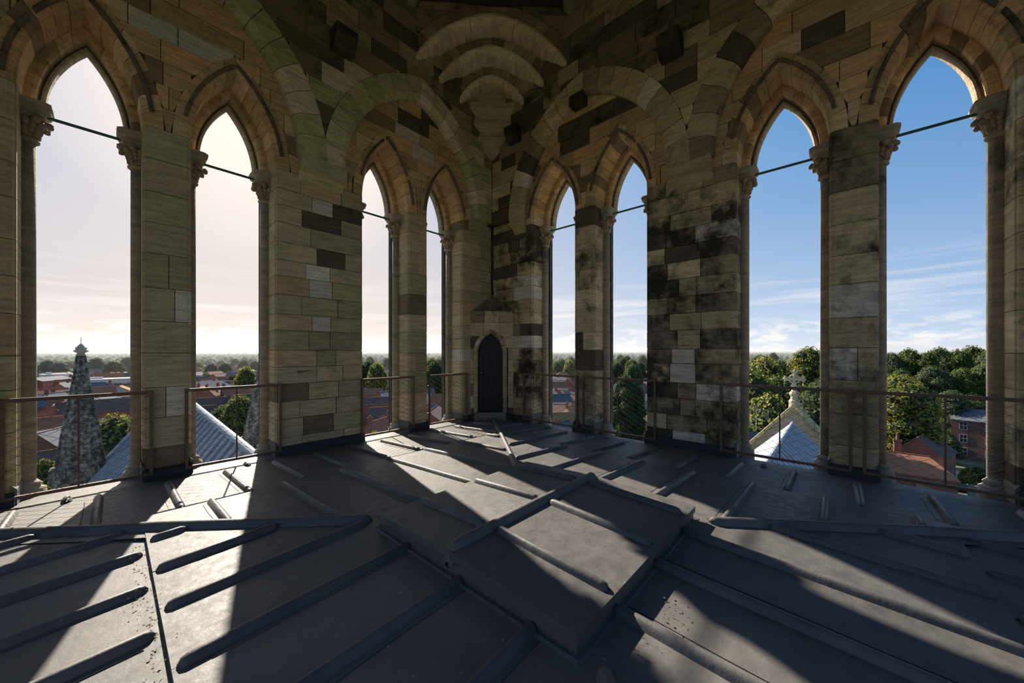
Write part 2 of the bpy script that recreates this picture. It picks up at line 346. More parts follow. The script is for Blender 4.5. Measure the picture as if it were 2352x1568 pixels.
def region_stones(fr, s0, s1, z0, z1, low, up, nf, parent, mat, palf, Lh=.33, Ls=.72, cull=True, thick=.055):
    for a, b in courses(z0, z1, Lh):
        off = random.uniform(0, Ls)
        xs = [s0]; x = s0 + off * .6 + .15
        while x < s1 - .14: xs.append(x); x += Ls * random.uniform(.6, 1.45)
        xs.append(s1)
        for x0, x1 in zip(xs, xs[1:]):
            k = max(2, int((x1 - x0) / .04)); run = []; runs = []
            for i in range(k + 1):
                x = x0 + .004 + (x1 - x0 - .008) * i / k
                lo = max([a + .004] + [l for l in [low(x)] if l is not None]); hi = min([b - .004] + [u for u in [up(x)] if u is not None])
                if hi - lo > .012: run.append((x, lo, hi))
                elif run: runs.append(run); run = []
            if run: runs.append(run)
            for rn in runs:
                if len(rn) < 2 or rn[-1][0] - rn[0][0] < .03: continue
                cen = fr.P((rn[0][0] + rn[-1][0]) / 2, nf, (a + b) / 2)
                if cull and not inview(cen): continue
                flatb = max(q[1] for q in rn) - min(q[1] for q in rn) < 1e-4; flatt = max(q[2] for q in rn) - min(q[2] for q in rn) < 1e-4
                lo = [(q[0], q[1]) for q in rn]; hi = [(q[0], q[2]) for q in rn][::-1]
                if flatb: lo = [lo[0], lo[-1]]
                if flatt: hi = [hi[0], hi[-1]]
                d = random.uniform(-.006, .006)
                v, f = prism(fr, lo + hi, nf + d, nf + (thick if nf > -.1 else .10), .007)
                o = link('stone', mesh(v, f, 'stone'), mat, parent); o.color = palf(cen)

# ------------------------------------------------------------------ the four walls of the belfry
ZT = 11.2
def win(s0, s1, dz):
    a = abs(s1 - s0) / 2; k = a / .5
    return dict(c=(s0 + s1) / 2, a=a, k=k, zi=4.71 + dz, A1=Arch((s0 + s1) / 2, a, 4.71 + dz, 1.21), A2=Arch((s0 + s1) / 2, .41 * k, 4.71 + dz, 1.08), A3=Arch((s0 + s1) / 2, .345 * k, 4.71 + dz, .97))
WL = [win(-.70, .285, 0), win(.77, 1.795, 0), win(3.25, 4.25, 0), win(4.72, 5.716, 0)]
WR = [win(4.233, 5.40, .08), win(2.658, 3.75, .08), win(.07, 1.195, .08), win(-1.5, -.43, .08)]
BL = [Arch(.55, 1.54, 5.0, 2.1), Arch(4.42, 1.55, 5.0, 2.1)]
BR = [Arch(3.9, 1.65, 4.95, 2.15), Arch(-.15, 1.65, 4.95, 2.15)]
def core(name, fr, s0, s1, wins, bigs, mat, e=.0):
    st = slab(fr, .03, .46, s0, s1, -.65, ZT, [(w_['A1'], -.65, .03) for w_ in wins])
    for n0, n1, key, ex in ((.50, .62, 'A2', .05), (.62, .74, 'A3', .09)):
        # arch layers above the imposts, wider jambs below
        xs = sorted([s0, s1])
        up = slab(fr, n0, n1, s0, s1, wins[0]['zi'], ZT, [(w_[key], -9, .02) for w_ in wins]); st.add(up.v, up.f)
        edges = [s0]
        for w_ in sorted(wins, key=lambda q: q['c']):
            h = w_[key].a + ex * w_['k']; edges += [w_['c'] - h, w_['c'] + h]
        edges.append(s1)
        for i in range(0, len(edges), 2):
            v, f = prism(fr, [(edges[i], -.65), (edges[i + 1], -.65), (edges[i + 1], wins[0]['zi']), (edges[i], wins[0]['zi'])], n0, n1); st.add(v, f)
    if bigs:
        sp = slab(fr, -.12, .03, s0 + .02, s1, 4.98, ZT, [(b_, -9, .07) for b_ in bigs]); st.add(sp.v, sp.f)
    o = st.obj(name, mat); tag(o, kind='structure'); return o
wl = core('wall_left', LF, -1.7, 6.75 + .7, WL, BL, M['mortar'])
wr = core('wall_right', RF, -2.9, 6.75 + .7, WR, BR, M['mortar'])
for nm_, fr_, a_, b_, cs in (('wall_near_left', NL, -2.9, 6.75, (3.9, -.15)), ('wall_near_right', NR, -2.4, 7.4, (.55, 4.42))):
    o = slab(fr_, .03, .74, a_, b_, -.65, ZT, [(Arch(c, 1.45, 4.9, 2.1), .0, 0) for c in cs]).obj(nm_, M['inner']); tag(o, kind='structure')  # unseen walls, bays shaped wide open to let in more sky light

def palL(cen):
    pal = STONE_L
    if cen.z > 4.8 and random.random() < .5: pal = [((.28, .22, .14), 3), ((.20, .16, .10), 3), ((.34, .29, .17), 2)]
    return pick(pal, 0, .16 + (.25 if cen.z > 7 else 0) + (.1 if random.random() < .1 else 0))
def palR(cen):
    s = .12
    if cen.z < 4.7: s = .34
    return pick(STONE_R, s - .12, s + .18)
def palT(cen): return pick(ORANGE, .0, .14)
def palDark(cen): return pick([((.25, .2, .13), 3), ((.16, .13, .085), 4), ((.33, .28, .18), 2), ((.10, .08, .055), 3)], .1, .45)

def build_wall(fr, wallobj, wins, bigs, mat, pal, s_lo, s_hi, corner_s, right):
    zi = wins[0]['zi']; ws = sorted(wins, key=lambda q: q['c'])
    # piers and mullions below the imposts, course by course
    bounds = [s_lo] + [x for w_ in ws for x in (w_['c'] - w_['a'], w_['c'] + w_['a'])] + [s_hi]
    for i in range(0, len(bounds), 2):
        a, b = bounds[i], bounds[i + 1]; jA = i > 0; jB = i + 1 < len(bounds) - 1; wd = b - a
        hh = .44 if wd < .8 else .30
        for z0, z1 in courses(.0, zi, hh):
            if not inview(fr.P((a + b) / 2, 0, (z0 + z1) / 2), 260): continue
            parts = [(a, b)] if wd < .8 else splits(a, b, .52)
            if wd < .8 and random.random() < .25: parts = splits(a, b, .26)
            for x0, x1 in parts:
                edgeA = jA and abs(x0 - a) < 1e-6; edgeB = jB and abs(x1 - b) < 1e-6
                cen = fr.P((x0 + x1) / 2, 0, (z0 + z1) / 2); col = pal(cen)
                if right and (edgeA or edgeB) and wd > .8: col = (*col[:3], min(.6, col[3] + .12))
                if edgeA or edgeB:
                    quoin(fr, x0 + (0 if edgeA else .004), x1 - (0 if edgeB else .004), z0, z1, random.uniform(-.004, .004), .47, edgeA, edgeB, wallobj, mat, col)
                else:
                    v, f = prism(fr, [(x0 + .004, z0 + .004), (x1 - .004, z0 + .004), (x1 - .004, z1 - .004), (x0 + .004, z1 - .004)], random.uniform(-.008, .006), .06, .007)
                    o = link('stone', mesh(v, f, 'stone'), mat, wallobj); o.color = col
    # lancets
    for w_ in wins:
        la = empty('lancet_arch', parent=wallobj)
        voussoirs(fr, w_['A1'], [(0, .06), (.018, .045), (.022, .02), (.055, 0), (.2, 0), (.2, .1), (.05, .47), (0, .47)], 7, la, mat, ORANGE, .0, .16)
        o2 = w_['A2']; wd2 = w_['a'] - o2.a
        voussoirs(fr, o2, [(0, .49), (.03, .465), (wd2 + .07, .465), (wd2 + .07, .6), (0, .6)], 6, la, mat, ORANGE, .05, .22)
        w3 = o2.a - w_['A3'].a
        for side in (-1, 1):
            v, f = arc_sweep(fr, w_['A3'], side, 0, 1, [(0, .64), (.012, .61), (.035, .605), (.045, .63), (w3 - .008, .625), (w3, .60), (w3 + .05, .60), (w3 + .05, .745), (0, .745)], 14)
            o = link('arch_moulding', mesh(v, f, 'arch_moulding'), mat, la); o.color = (.50, .40, .28, .05)
        # hood mould, broken away in places
        for side in (-1, 1):
            f0 = 0.03 + random.uniform(0, .25)
            while f0 < .98:
                f1 = min(1., f0 + random.uniform(.3, .6))
                v, f = arc_sweep(fr, w_['A1'], side, f0, f1, [(.07, .01), (.075, -.035), (.095, -.05), (.115, -.035), (.12, .01)], 6)
                o = link('hood_mould', mesh(v, f, 'hood_mould'), mat, la); o.color = (.22, .17, .12, random.uniform(.2, .5)); f0 = f1 + random.choice([.004, .004, .06])
    # tympana under the relieving arches
    for bi, B in enumerate(bigs):
        def low(x):
            zz = [w_['A1'].z(x, .2) for w_ in wins]; zz = [q for q in zz if q]; return max(zz) if zz else None
        region_stones(fr, B.c - B.a - .3, B.c + B.a + .3, zi, B.zs + B.h, low, lambda x: (B.z(x, .06) or (zi + .38)), .0, wallobj, mat, palT, .31, .7)
    # springers' wall strip beside them (flush with the piers)
    for a, b in ((s_lo, min(B.c - B.a for B in bigs) - .3), (max(B.c + B.a for B in bigs) + .3, s_hi)):
        if b - a > .1: region_stones(fr, a, b, zi, 5.0, lambda x: None, lambda x: None, .0, wallobj, mat, pal, .31, .6)
    # relieving arches
    for B in bigs:
        ra = empty('relieving_arch', parent=wallobj)
        gp = GREENY if not right else STONE_R
        voussoirs(fr, B, [(0, -.10), (.03, -.15), (.10, -.205), (.42, -.205), (.42, -.1), (0, .02)], 9, ra, mat, gp, .0, .16 if not right else .22, seg=4)
    # springer blocks with a sloping underside
    Bs = sorted(bigs, key=lambda q: q.c)
    spr = [(Bs[0].c + Bs[0].a, Bs[1].c - Bs[1].a), (Bs[1].c + Bs[1].a, Bs[1].c + Bs[1].a + .42), (Bs[0].c - Bs[0].a - .42, Bs[0].c - Bs[0].a)]
    for a, b in spr:
        z0, z1 = 4.66, Bs[0].zs
        sec = [(.0, z0 - .04), (-.10, z0 + .10), (-.205, z0 + .13), (-.205, z1), (.04, z1), (.04, z0)]
        v = [fr.P(a + .02, n, z) for n, z in sec] + [fr.P(b - .02, n, z) for n, z in sec]; k = len(sec)
        f = [tuple(range(k)), tuple(range(2 * k - 1, k - 1, -1))] + [(i, (i + 1) % k, k + (i + 1) % k, k + i) for i in range(k)]
        o = link('springer', mesh(v, f, 'springer'), mat, wallobj); o.color = pick(GREENY if not right else STONE_R, 0, .1)
    # proud upper wall
    def low2(x):
        zz = [B.z(x, .425) for B in bigs]; zz = [q for q in zz if q]; return max(zz) if zz else Bs[0].zs
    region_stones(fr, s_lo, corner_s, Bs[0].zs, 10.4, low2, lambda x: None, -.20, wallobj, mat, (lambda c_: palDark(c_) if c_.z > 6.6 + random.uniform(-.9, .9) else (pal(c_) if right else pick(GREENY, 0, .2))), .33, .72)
build_wall(LF, wl, WL, BL, M['stone'], palL, -1.2, 6.70, 6.53, False)
build_wall(RF, wr, WR, BR, M['stone_r'], palR, -1.9, 6.70, 6.55, True)

# corbel blocks and the hook
def corbel(fr, s, z, w_, h, p, parent, mat, pointed=False, base=-.2):
    mb = MB(); sec = [(base + .05, z - h), (base - p * .55, z - h), (base - p, z - h * .35), (base - p, z), (base + .05, z)] if not pointed else [(base + .05, z - h), (base - p, z - h), (base - p * .9, z - h * .35), (base - p * .25, z + .05), (base + .05, z + .12)]
    k = len(sec); v = [fr.P(s - w_ / 2, n, q) for n, q in sec] + [fr.P(s + w_ / 2, n, q) for n, q in sec]
    mb.add(v, [tuple(range(k)), tuple(range(2 * k - 1, k - 1, -1))] + [(i, (i + 1) % k, k + (i + 1) % k, k + i) for i in range(k)])
    o = mb.obj('corbel', mat, parent); o.color = (.10, .08, .06, .5); return o
def onwall(fr, px, py, n=0.):
    u = (px - CX) / F; dx = FW.x + RT.x * u; dy = FW.y + RT.y * u; Dv = Vector((dx, dy, 0))
    o = fr.O + fr.en * n; k = o.dot(fr.en) / Dv.dot(fr.en); p = Dv * k
    return (p - fr.O).dot(fr.es), ZC + (HY - py) / F * k
s_, z_ = onwall(LF, 782, 85, -.2); corbel(LF, s_, z_, .36, .34, .3, wl, M['stone'])
s_, z_ = onwall(RF, 1545, 95, -.2); corbel(RF, s_, z_, .36, .34, .3, wr, M['stone_r'])
s_, z_ = onwall(RF, 1335, 215, 0); corbel(RF, s_, z_, .30, .34, .26, wr, M['stone_r'], True, 0)
s_, z_ = onwall(RF, 1185, 298, -.2); corbel(RF, s_, z_, .34, .34, .24, wr, M['stone_r'])
s_, z_ = onwall(LF, 695, 853, 0)
mb = MB(); mb.tube(LF.P(s_ - .06, .02, z_), LF.P(s_ - .06, -.07, z_), .02, 8); mb.tube(LF.P(s_ - .06, -.06, z_), LF.P(s_ + .1, -.05, z_ + .02), .011, 6, .006)
tag(mb.obj('iron_hook', M['rust']), 'rusted iron hook fixed to the broad left-hand pier', 'hook')

# ------------------------------------------------------------------ squinch across the far corner
sq = empty('squinch'); tag(sq, kind='structure'); sq.name = 'wall_corner_squinch'
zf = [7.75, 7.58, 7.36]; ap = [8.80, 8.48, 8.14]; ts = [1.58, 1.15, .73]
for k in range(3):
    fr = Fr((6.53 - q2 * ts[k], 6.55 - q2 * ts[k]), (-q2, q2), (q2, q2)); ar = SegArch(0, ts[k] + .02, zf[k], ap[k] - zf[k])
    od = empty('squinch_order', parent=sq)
    voussoirs(fr, ar, [(.12, .04), (.38, .04), (.38, .46), (.12, .46)], 7, od, M['stone_r'], [((.26, .20, .13), 3), ((.20, .155, .10), 3), ((.32, .26, .18), 2)], .05, .25)  # faces coloured darker: the shade between the orders is put into the stone
    voussoirs(fr, ar, [(0, .14), (.006, .07), (.03, .01), (.07, -.02), (.115, -.015), (.12, .05), (.12, .46), (0, .46)], 4, od, M['stone'], [((.64, .53, .38), 3), ((.56, .46, .32), 3)], -.1, .02, seg=5)  # arris rolls coloured paler, painting in light caught on the edges
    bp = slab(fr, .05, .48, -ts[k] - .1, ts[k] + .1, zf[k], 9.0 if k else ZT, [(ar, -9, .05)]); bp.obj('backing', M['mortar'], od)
fr0 = DG; ar0 = SegArch(0, T1 + .02, zf[0], ap[0] - zf[0])
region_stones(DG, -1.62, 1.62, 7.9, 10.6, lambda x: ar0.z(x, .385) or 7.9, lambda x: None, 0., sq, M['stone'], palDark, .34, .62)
# moulded corbel closing the corner below the orders
prof = [(7.75, .62), (7.62, .63), (7.56, .60), (7.50, .52), (7.42, .50), (7.36, .54), (7.28, .55), (7.22, .50), (7.14, .40), (7.08, .40), (7.02, .44), (6.95, .43), (6.90, .36), (6.84, .30), (6.74, .28), (6.66, .22), (6.60, .10), (6.55, .01)]
mb = MB(); v = []
for z, t_ in prof:
    v += [(6.60 - 1.4142 * t_, 6.62, z), (6.60, 6.62 - 1.4142 * t_, z), (6.60, 6.62, z)]
f = [(3 * i + j, 3 * i + (j + 1) % 3, 3 * i + 3 + (j + 1) % 3, 3 * i + 3 + j) for i in range(len(prof) - 1) for j in range(3)] + [(0, 1, 2)]
mb.add(v, f); o = mb.obj('corbel', M['stone'], sq); o.color = (.62, .51, .37, -.1)
v, f = prism(Fr((6.53 - q2 * .33, 6.55 - q2 * .33), (-q2, q2), (q2, q2)), [(-.5, 7.6), (.5, 7.6), (.5, 8.3), (-.5, 8.3)], 0, .2); o = link('back_stone', mesh(v, f), M['stone'], sq); o.color = (.6, .48, .33, -.1)
# roof floor and timbers over everything
mb = MB(); mb.box(-2.4, 7.5, -3.6, 7.5, 11.2, 11.5); o = mb.obj('ceiling', M['timber']); tag(o, kind='structure')
mb = MB()
zb = 9.18
A = DG.P(-1.7, -.02, zb); B = DG.P(1.7, -.02, zb); u_ = (B - A).normalized(); nn = Vector((-q2, -q2, 0))
v = [];
for p in (A, B):
    for dn, dz in ((-.1, -.09), (.12, -.09), (.12, .0), (.16, .03), (.16, .16), (-.1, .16)): v.append(p + nn * dn + Vector((0, 0, dz)))
mb.add(v, [(0, 1, 2, 3, 4, 5), (11, 10, 9, 8, 7, 6)] + [(i, (i + 1) % 6, 6 + (i + 1) % 6, 6 + i) for i in range(6)])
tag(mb.obj('timber_beam', M['timber']), 'dark moulded timber beam across the top of the far corner', 'beam')
for sgn, lab in ((1, 'rounded stone corbel under the left end of the dark corner beam'), (-1, 'rounded stone corbel under the right end of the dark corner beam')):
    mb = MB(); c_ = DG.P(sgn * 1.66, -.12, 0)
    mb.lathe([(.03, 8.86), (.10, 8.9), (.15, 9.0), (.17, 9.1), (.17, 9.2), (.14, 9.28), (.05, 9.32)], 12, (c_.x, c_.y)); o = mb.obj('stone_corbel', M['stone'], None, True); o.color = (.33, .29, .2, .1); tag(o, lab, 'corbel')

# ------------------------------------------------------------------ canted corner with the little door
dc = empty('wall_door_corner'); tag(dc, kind='structure')
darch = Arch(.04, .31, 1.70, .47)
bk = slab(DD, .03, .6, -.56, .56, -.1, 2.75, [(darch, .22, .02)]); bk.obj('backing', M['mortar'], dc)
mb = MB(); v = [DD.P(-.55, .0, 2.72), DD.P(.55, .0, 2.72), DD.P(0, DT + .05, 3.25), DD.P(-.55, .5, 2.72), DD.P(.55, .5, 2.72)]
mb.add(v, [(0, 1, 2), (0, 2, 3), (1, 4, 2)]); o = mb.obj('weathering_slope', M['stone_r'], dc); o.color = (.3, .24, .16, .3)
region_stones(DD, -.54, .54, .0, 2.74, lambda x: (darch.z(x, .105) if abs(x - .04) < .41 else None), lambda x: None, 0., dc, M['stone_r'], lambda c_: pick(STONE_R, .05, .25), .29, .42)
for sgn in (-1, 1):
    for z0, z1 in courses(.2, 1.7, .42):
        quoin(DD, *( (.04 - .41, .04 - .31) if sgn < 0 else (.04 + .31, .04 + .41)), z0, z1, -.02, .22, sgn > 0, sgn < 0, dc, M['stone_r'], pick(STONE_L, 0, .15), 'jamb_stone')
da = empty('door_arch', parent=dc); voussoirs(DD, darch, [(0, .03), (.02, .0), (.045, -.02), (.105, -.02), (.105, .2), (0, .2)], 4, da, M['stone_r'], STONE_L, 0, .12)
mb = MB(); v, f = prism(DD, [(-.35, .0), (.43, .0), (.43, .22), (-.35, .22)], -.09, .3); mb.add(v, f); o = mb.obj('threshold', M['stone_r'], dc); o.color = (.33, .29, .22, .1)
dr = empty('door_1', DD.P(.04, .14, .22)); tag(dr, kind='structure'); inv = -Vector(DD.P(.04, .14, .22))
for i in range(5):
    a0, a1 = .04 - .31 + .124 * i, .04 - .31 + .124 * (i + 1); pts = [(a0 + .004, .22), (a1 - .004, .22)]
    for j in range(5):
        x = a1 - .004 + (a0 - a1 + .008) * j / 4; pts.append((x, (darch.z(x) or darch.zs)))
    v, f = prism(DD, pts, .14, .18); v = [p + inv for p in v]; link('door_plank', mesh(v, f, 'door_plank'), M['door'], dr)
for z_ in (.62, 1.72):
    mb = MB(); v, f = prism(DD, [(-.2, z_ - .025), (.27, z_ - .025), (.27, z_ + .025), (-.2, z_ + .025)], .125, .145); mb.add([p + inv for p in v], f); mb.obj('hinge_strap', M['door'], dr)
mb = MB(); p = DD.P(.26, .11, 1.2) + inv; mb.lathe([(.018, -.02), (.022, 0), (.018, .02)], 8, (p.x, p.y)); mb.v = [(x, y, z + p.z) for x, y, z in mb.v]; mb.obj('door_handle', M['wire'], dr)

# ------------------------------------------------------------------ colonnettes, tie bars, upstands, railings
def colonnette(fr, w_, side, lab, zi, mat):
    s = w_['c'] + side * (.49 * w_['k'] - .005); base = fr.P(s, .50, 0)
    if not (inview(fr.P(s, .5, 3.5), 100)): return
    t_ = empty('colonnette', base); tag(t_, lab, 'column')
    mb = MB(); mb.lathe([(.088, .16), (.088, 1.5), (.086, 3), (.085, zi - .45)], 14); o = mb.obj('shaft', mat, t_, True); o.color = (.46, .37, .27, random.uniform(.05, .25))
    mb = MB(); mb.lathe([(.17, -.5), (.17, -.02), (.165, .06), (.13, .085), (.12, .10), (.135, .125), (.11, .15), (.095, .17)], 14); o = mb.obj('column_base', mat, t_, True); o.color = (.42, .38, .32, .1)
    mb = MB(); z0 = zi - .47
    mb.lathe([(.088, z0), (.112, z0 + .012), (.118, z0 + .03), (.105, z0 + .048), (.09, z0 + .055)], 14); o = mb.obj('necking', mat, t_, True); o.color = (.50, .40, .29, 0)
    mb = MB(); mb.lathe([(.088, z0 + .05), (.09, z0 + .12), (.105, z0 + .2), (.145, z0 + .29), (.165, z0 + .33)], 14); o = mb.obj('capital_bell', mat, t_, True); o.color = (.47, .37, .26, .1)
    mb = MB()
    for i in range(7):
        an = 2 * pi * i / 7 + .3
        for row in (0, 1):
            an2 = an + row * pi / 7; prev = None; h0 = z0 + .07 + row * .04; rr = .022
            for j in range(6):
                q = j / 5; r = .095 + .075 * q ** 1.6 + row * .025 * q; z = h0 + .17 * sin(min(1, q * 1.15) * pi / 2) - (.035 if j == 5 else 0)
                p = Vector((r * cos(an2), r * sin(an2), z))
                if prev is not None: mb.tube(prev, p, rr, 5, rr + .003)
                prev = p; rr += .004 if j < 3 else .001
            v = []; n_ = 6
            sph = [(.0, -.03), (.022, -.022), (.032, 0), (.022, .022), (.0, .03)]
            k_ = MB(); k_.lathe([(r_ + .001, q_) for r_, q_ in sph], 6, (prev.x, prev.y)); k_.v = [(x, y, z + prev.z - .005) for x, y, z in k_.v]; mb.add(k_.v, k_.f)
    o = mb.obj('foliage', mat, t_, True); o.color = (.48, .36, .25, .08)
    mb = MB(); mb.lathe([(.15, zi - .15), (.17, zi - .135), (.165, zi - .11), (.195, zi - .085), (.205, zi - .06), (.20, zi - .045), (.215, zi - .03), (.215, zi)], 24, sq=7); o = mb.obj('abacus', mat, t_); o.color = (.52, .43, .32, .08)
nmL = ['far-left', 'second-left', 'third-left', 'narrow fourth-left']; 
nameL = ['leftmost window', 'second window from the left', 'window right of the broad left pier', 'window just left of the small black door']
nameR = ['window just right of the small black door', 'window left of the broad dark right-hand pier', 'second window from the right', 'rightmost window']
for fr, WW, nm, mat, zi, side0 in ((LF, WL, nameL, M['stone'], 4.71, 1), (RF, WR, nameR, M['stone_r'], 4.79, -1)):
    for w_, n_ in zip(WW, nm):
        colonnette(fr, w_, 1 * side0, 'stone colonnette, right jamb of the ' + n_, zi, mat)
        colonnette(fr, w_, -1 * side0, 'stone colonnette, left jamb of the ' + n_, zi, mat)
        mb = MB(); z = zi - .10; h = w_['a'] + .06
        mb.tube(fr.P(w_['c'] - h, .50, z), fr.P(w_['c'] + h, .50, z), .019, 8); mb.tube(fr.P(w_['c'] - h, .53, z + .012), fr.P(w_['c'] + h, .53, z + .012), .012, 6)
        tag(mb.obj('tie_bar', M['green']), 'green iron tie bar across the ' + n_, 'bar')
        # lead dressed over the sill and up the jamb bases
        v, f = [], []
        en_ = .43 if fr is LF else .17; pr = [(-.02, .012), (en_ - .03, .0), (en_, -.02), (en_ + .10, -.18), (.82, -.55), (.82, -.62), (-.02, -.62)]
        hw = w_['a'] + .015; k = len(pr); v = [fr.P(w_['c'] - hw, n, z) for n, z in pr] + [fr.P(w_['c'] + hw, n, z) for n, z in pr]
        f = [tuple(range(k)), tuple(range(2 * k - 1, k - 1, -1))] + [(i, (i + 1) % k, k + (i + 1) % k, k + i) for i in range(k)]
        link('sill_lead', mesh(v, f), M['lead'], wl if fr is LF else wr)
        for sd_ in (-1, 1):
            e = w_['c'] + sd_ * w_['a']; mb = MB(); x0, x1 = sorted((e - sd_ * .012, e + sd_ * .02))
            v, f = prism(fr, [(x0, 0), (x1, 0), (x1, .2), (x0, .24)], -.01, .42); mb.add(v, f); mb.obj('jamb_lead', M['lead'], wl if fr is LF else wr)
def upstand(fr, a, b, parent, h=.17):
    sec = [(.01, h), (-.035, h), (-.06, h - .03), (-.075, .0), (-.075, -.05), (.01, -.05)]; k = len(sec)
    v = [fr.P(a, n, z) for n, z in sec] + [fr.P(b, n, z) for n, z in sec]
    link('lead_upstand', mesh(v, [tuple(range(k)), tuple(range(2 * k - 1, k - 1, -1))] + [(i, (i + 1) % k, k + (i + 1) % k, k + i) for i in range(k)]), M['leaddark'], parent)
for a, b in ((-1.2, -.70), (.285, .77), (1.80, 3.25), (4.25, 4.72), (5.716, 6.0)): upstand(LF, a, b, wl)
for a, b in ((-1.9, -1.5), (-.43, .07), (1.195, 2.658), (3.75, 4.233), (5.40, 6.05)): upstand(RF, a, b, wr)
upstand(DD, -.54, -.31, dc); upstand(DD, .38, .54, dc)

def railing(fr, a, b, mid, lab):
    t_ = empty('railing', fr.P((a + b) / 2, -.05, 0)); tag(t_, lab, 'railing', None); I = -fr.P((a + b) / 2, -.05, 0)
    n = -.055; z0, z1 = .10, 1.21
    def bar(x0, x1, za, zb, na, nb, name, mat=M['rust']):
        v, f = prism(fr, [(x0, za), (x1, za), (x1, zb), (x0, zb)], na, nb, .004); return link(name, mesh([p + I for p in v], f, name), mat, t_)
    bar(a, b, z1 - .042, z1, n - .022, n + .022, 'top_rail'); bar(a, b, z0, z0 + .036, n - .022, n + .022, 'bottom_rail')
    for x in (a, b - .036): bar(x, x + .036, z0, z1, n - .014, n + .02, 'end_post')
    bar(mid - .009, mid + .009, z0 + .03, z1 - .03, n - .006, n + .006, 'middle_post')
    for x in (a + .018, b - .018):
        for z in (z0 + .25, z1 - .25):
            mb = MB(); mb.tube(fr.P(x, n, z) + I, fr.P(x, .01, z) + I, .016, 6); mb.tube(fr.P(x, n - .03, z) + I, fr.P(x, n - .014, z) + I, .012, 6); mb.obj('fixing_bolt', M['rust'], t_)
    mb = MB(); H = z1 - z0 - .06; Wd = b - a - .05; sl_ = .52; zz0 = z0 + .03; a_ = a + .03
    for dr_ in (1, -1):
        st = .098; k0 = int(-Wd * sl_ / st) - 1; k1 = int((H + Wd * sl_) / st) + 1
        for k in range(k0, k1 + 1):
            c0 = k * st  # z = c0 + dr*sl*x
            xs = [x for x in (0, Wd, (0 - c0) / (dr_ * sl_), (H - c0) / (dr_ * sl_)) if -1e-6 <= x <= Wd + 1e-6 and -1e-6 <= c0 + dr_ * sl_ * x <= H + 1e-6]
            if len(xs) < 2 or max(xs) - min(xs) < .01: continue
            x0, x1 = min(xs), max(xs)
            mb.tube(fr.P(a_ + x0, n + dr_ * .0025, zz0 + c0 + dr_ * sl_ * x0) + I, fr.P(a_ + x1, n + dr_ * .0025, zz0 + c0 + dr_ * sl_ * x1) + I, .0026, 3)
    o = mb.obj('wire_mesh', M['wire'], t_); o['kind'] = 'stuff'
for (a, b, md), n_ in zip(((-.80, .38, -.25), (.69, 1.86, 1.27), (3.18, 4.34, 3.76), (4.71, 5.84, 5.27)), nameL): railing(LF, a, b, md, 'brown wire-mesh railing across the ' + n_)
for (a, b, md), n_ in zip(((4.10, 5.63, 4.86), (2.45, 3.99, 3.2), (-.17, 1.41, .62), (-1.66, -.27, -.98)), nameR): railing(RF, a, b, md, 'brown wire-mesh railing across the ' + n_)

# ------------------------------------------------------------------ the lead-covered deck: a low pyramid with a raised flat in the middle
QX, QY = 2.50, 1.92; HX, HYY = 4.25, 4.86
def roofz(x, y):
    k = max(abs(x - QX) / HX, abs(y - QY) / HYY); return .262 - .24 * k
def clip(poly, nx, ny, c):   # keep nx*x+ny*y <= c
    o = []
    for i in range(len(poly)):
        p, q = poly[i], poly[(i + 1) % len(poly)]; dp = nx * p[0] + ny * p[1] - c; dq = nx * q[0] + ny * q[1] - c
        if dp <= 0: o.append(p)
        if dp * dq < 0:
            t_ = dp / (dp - dq); o.append((p[0] + (q[0] - p[0]) * t_, p[1] + (q[1] - p[1]) * t_))
    return o
floor = MB(); floor.box(-2.4, 6.82, -3.6, 7.0, -.6, -.06); floor = floor.obj('floor', M['leaddark']); tag(floor, kind='structure')
def faceclip(poly, side):   # side: 'yp','xp','xm','ym'
    k = HYY / HX
    # |x-QX|*k <= (y-QY) etc
    if side == 'yp': poly = clip(poly, k, -1, k * QX - QY); poly = clip(poly, -k, -1, -k * QX - QY)
    if side == 'ym': poly = clip(poly, k, 1, k * QX + QY); poly = clip(poly, -k, 1, -k * QX + QY)
    if side == 'xp': poly = clip(poly, -k, 1, -k * QX + QY); poly = clip(poly, -k, -1, -k * QX - QY)
    if side == 'xm': poly = clip(poly, k, 1, k * QX + QY); poly = clip(poly, k, -1, k * QX - QY)
    return poly
def planez(side, x, y, lift):
    k = {'yp': (y - QY) / HYY, 'ym': (QY - y) / HYY, 'xp': (x - QX) / HX, 'xm': (QX - x) / HX}[side]; return .262 - .24 * k + lift
def sheet(side, x0, x1, y0, y1, lift, name='lead_sheet'):
    p = faceclip([(x0, y0), (x1, y0), (x1, y1), (x0, y1)], side)
    if len(p) < 3: return
    ar_ = abs(sum(p[i][0] * p[(i + 1) % len(p)][1] - p[(i + 1) % len(p)][0] * p[i][1] for i in range(len(p)))) / 2
    if ar_ < .01: return
    d = random.uniform(-.003, .003); n = len(p)
    v = [(x, y, planez(side, x, y, lift + d)) for x, y in p] + [(x, y, planez(side, x, y, lift - .10)) for x, y in p]
    link(name, mesh(v, [tuple(range(n)), tuple(range(2 * n - 1, n - 1, -1))] + [(i, n + i, n + (i + 1) % n, (i + 1) % n) for i in range(n)]), M['lead'], floor)
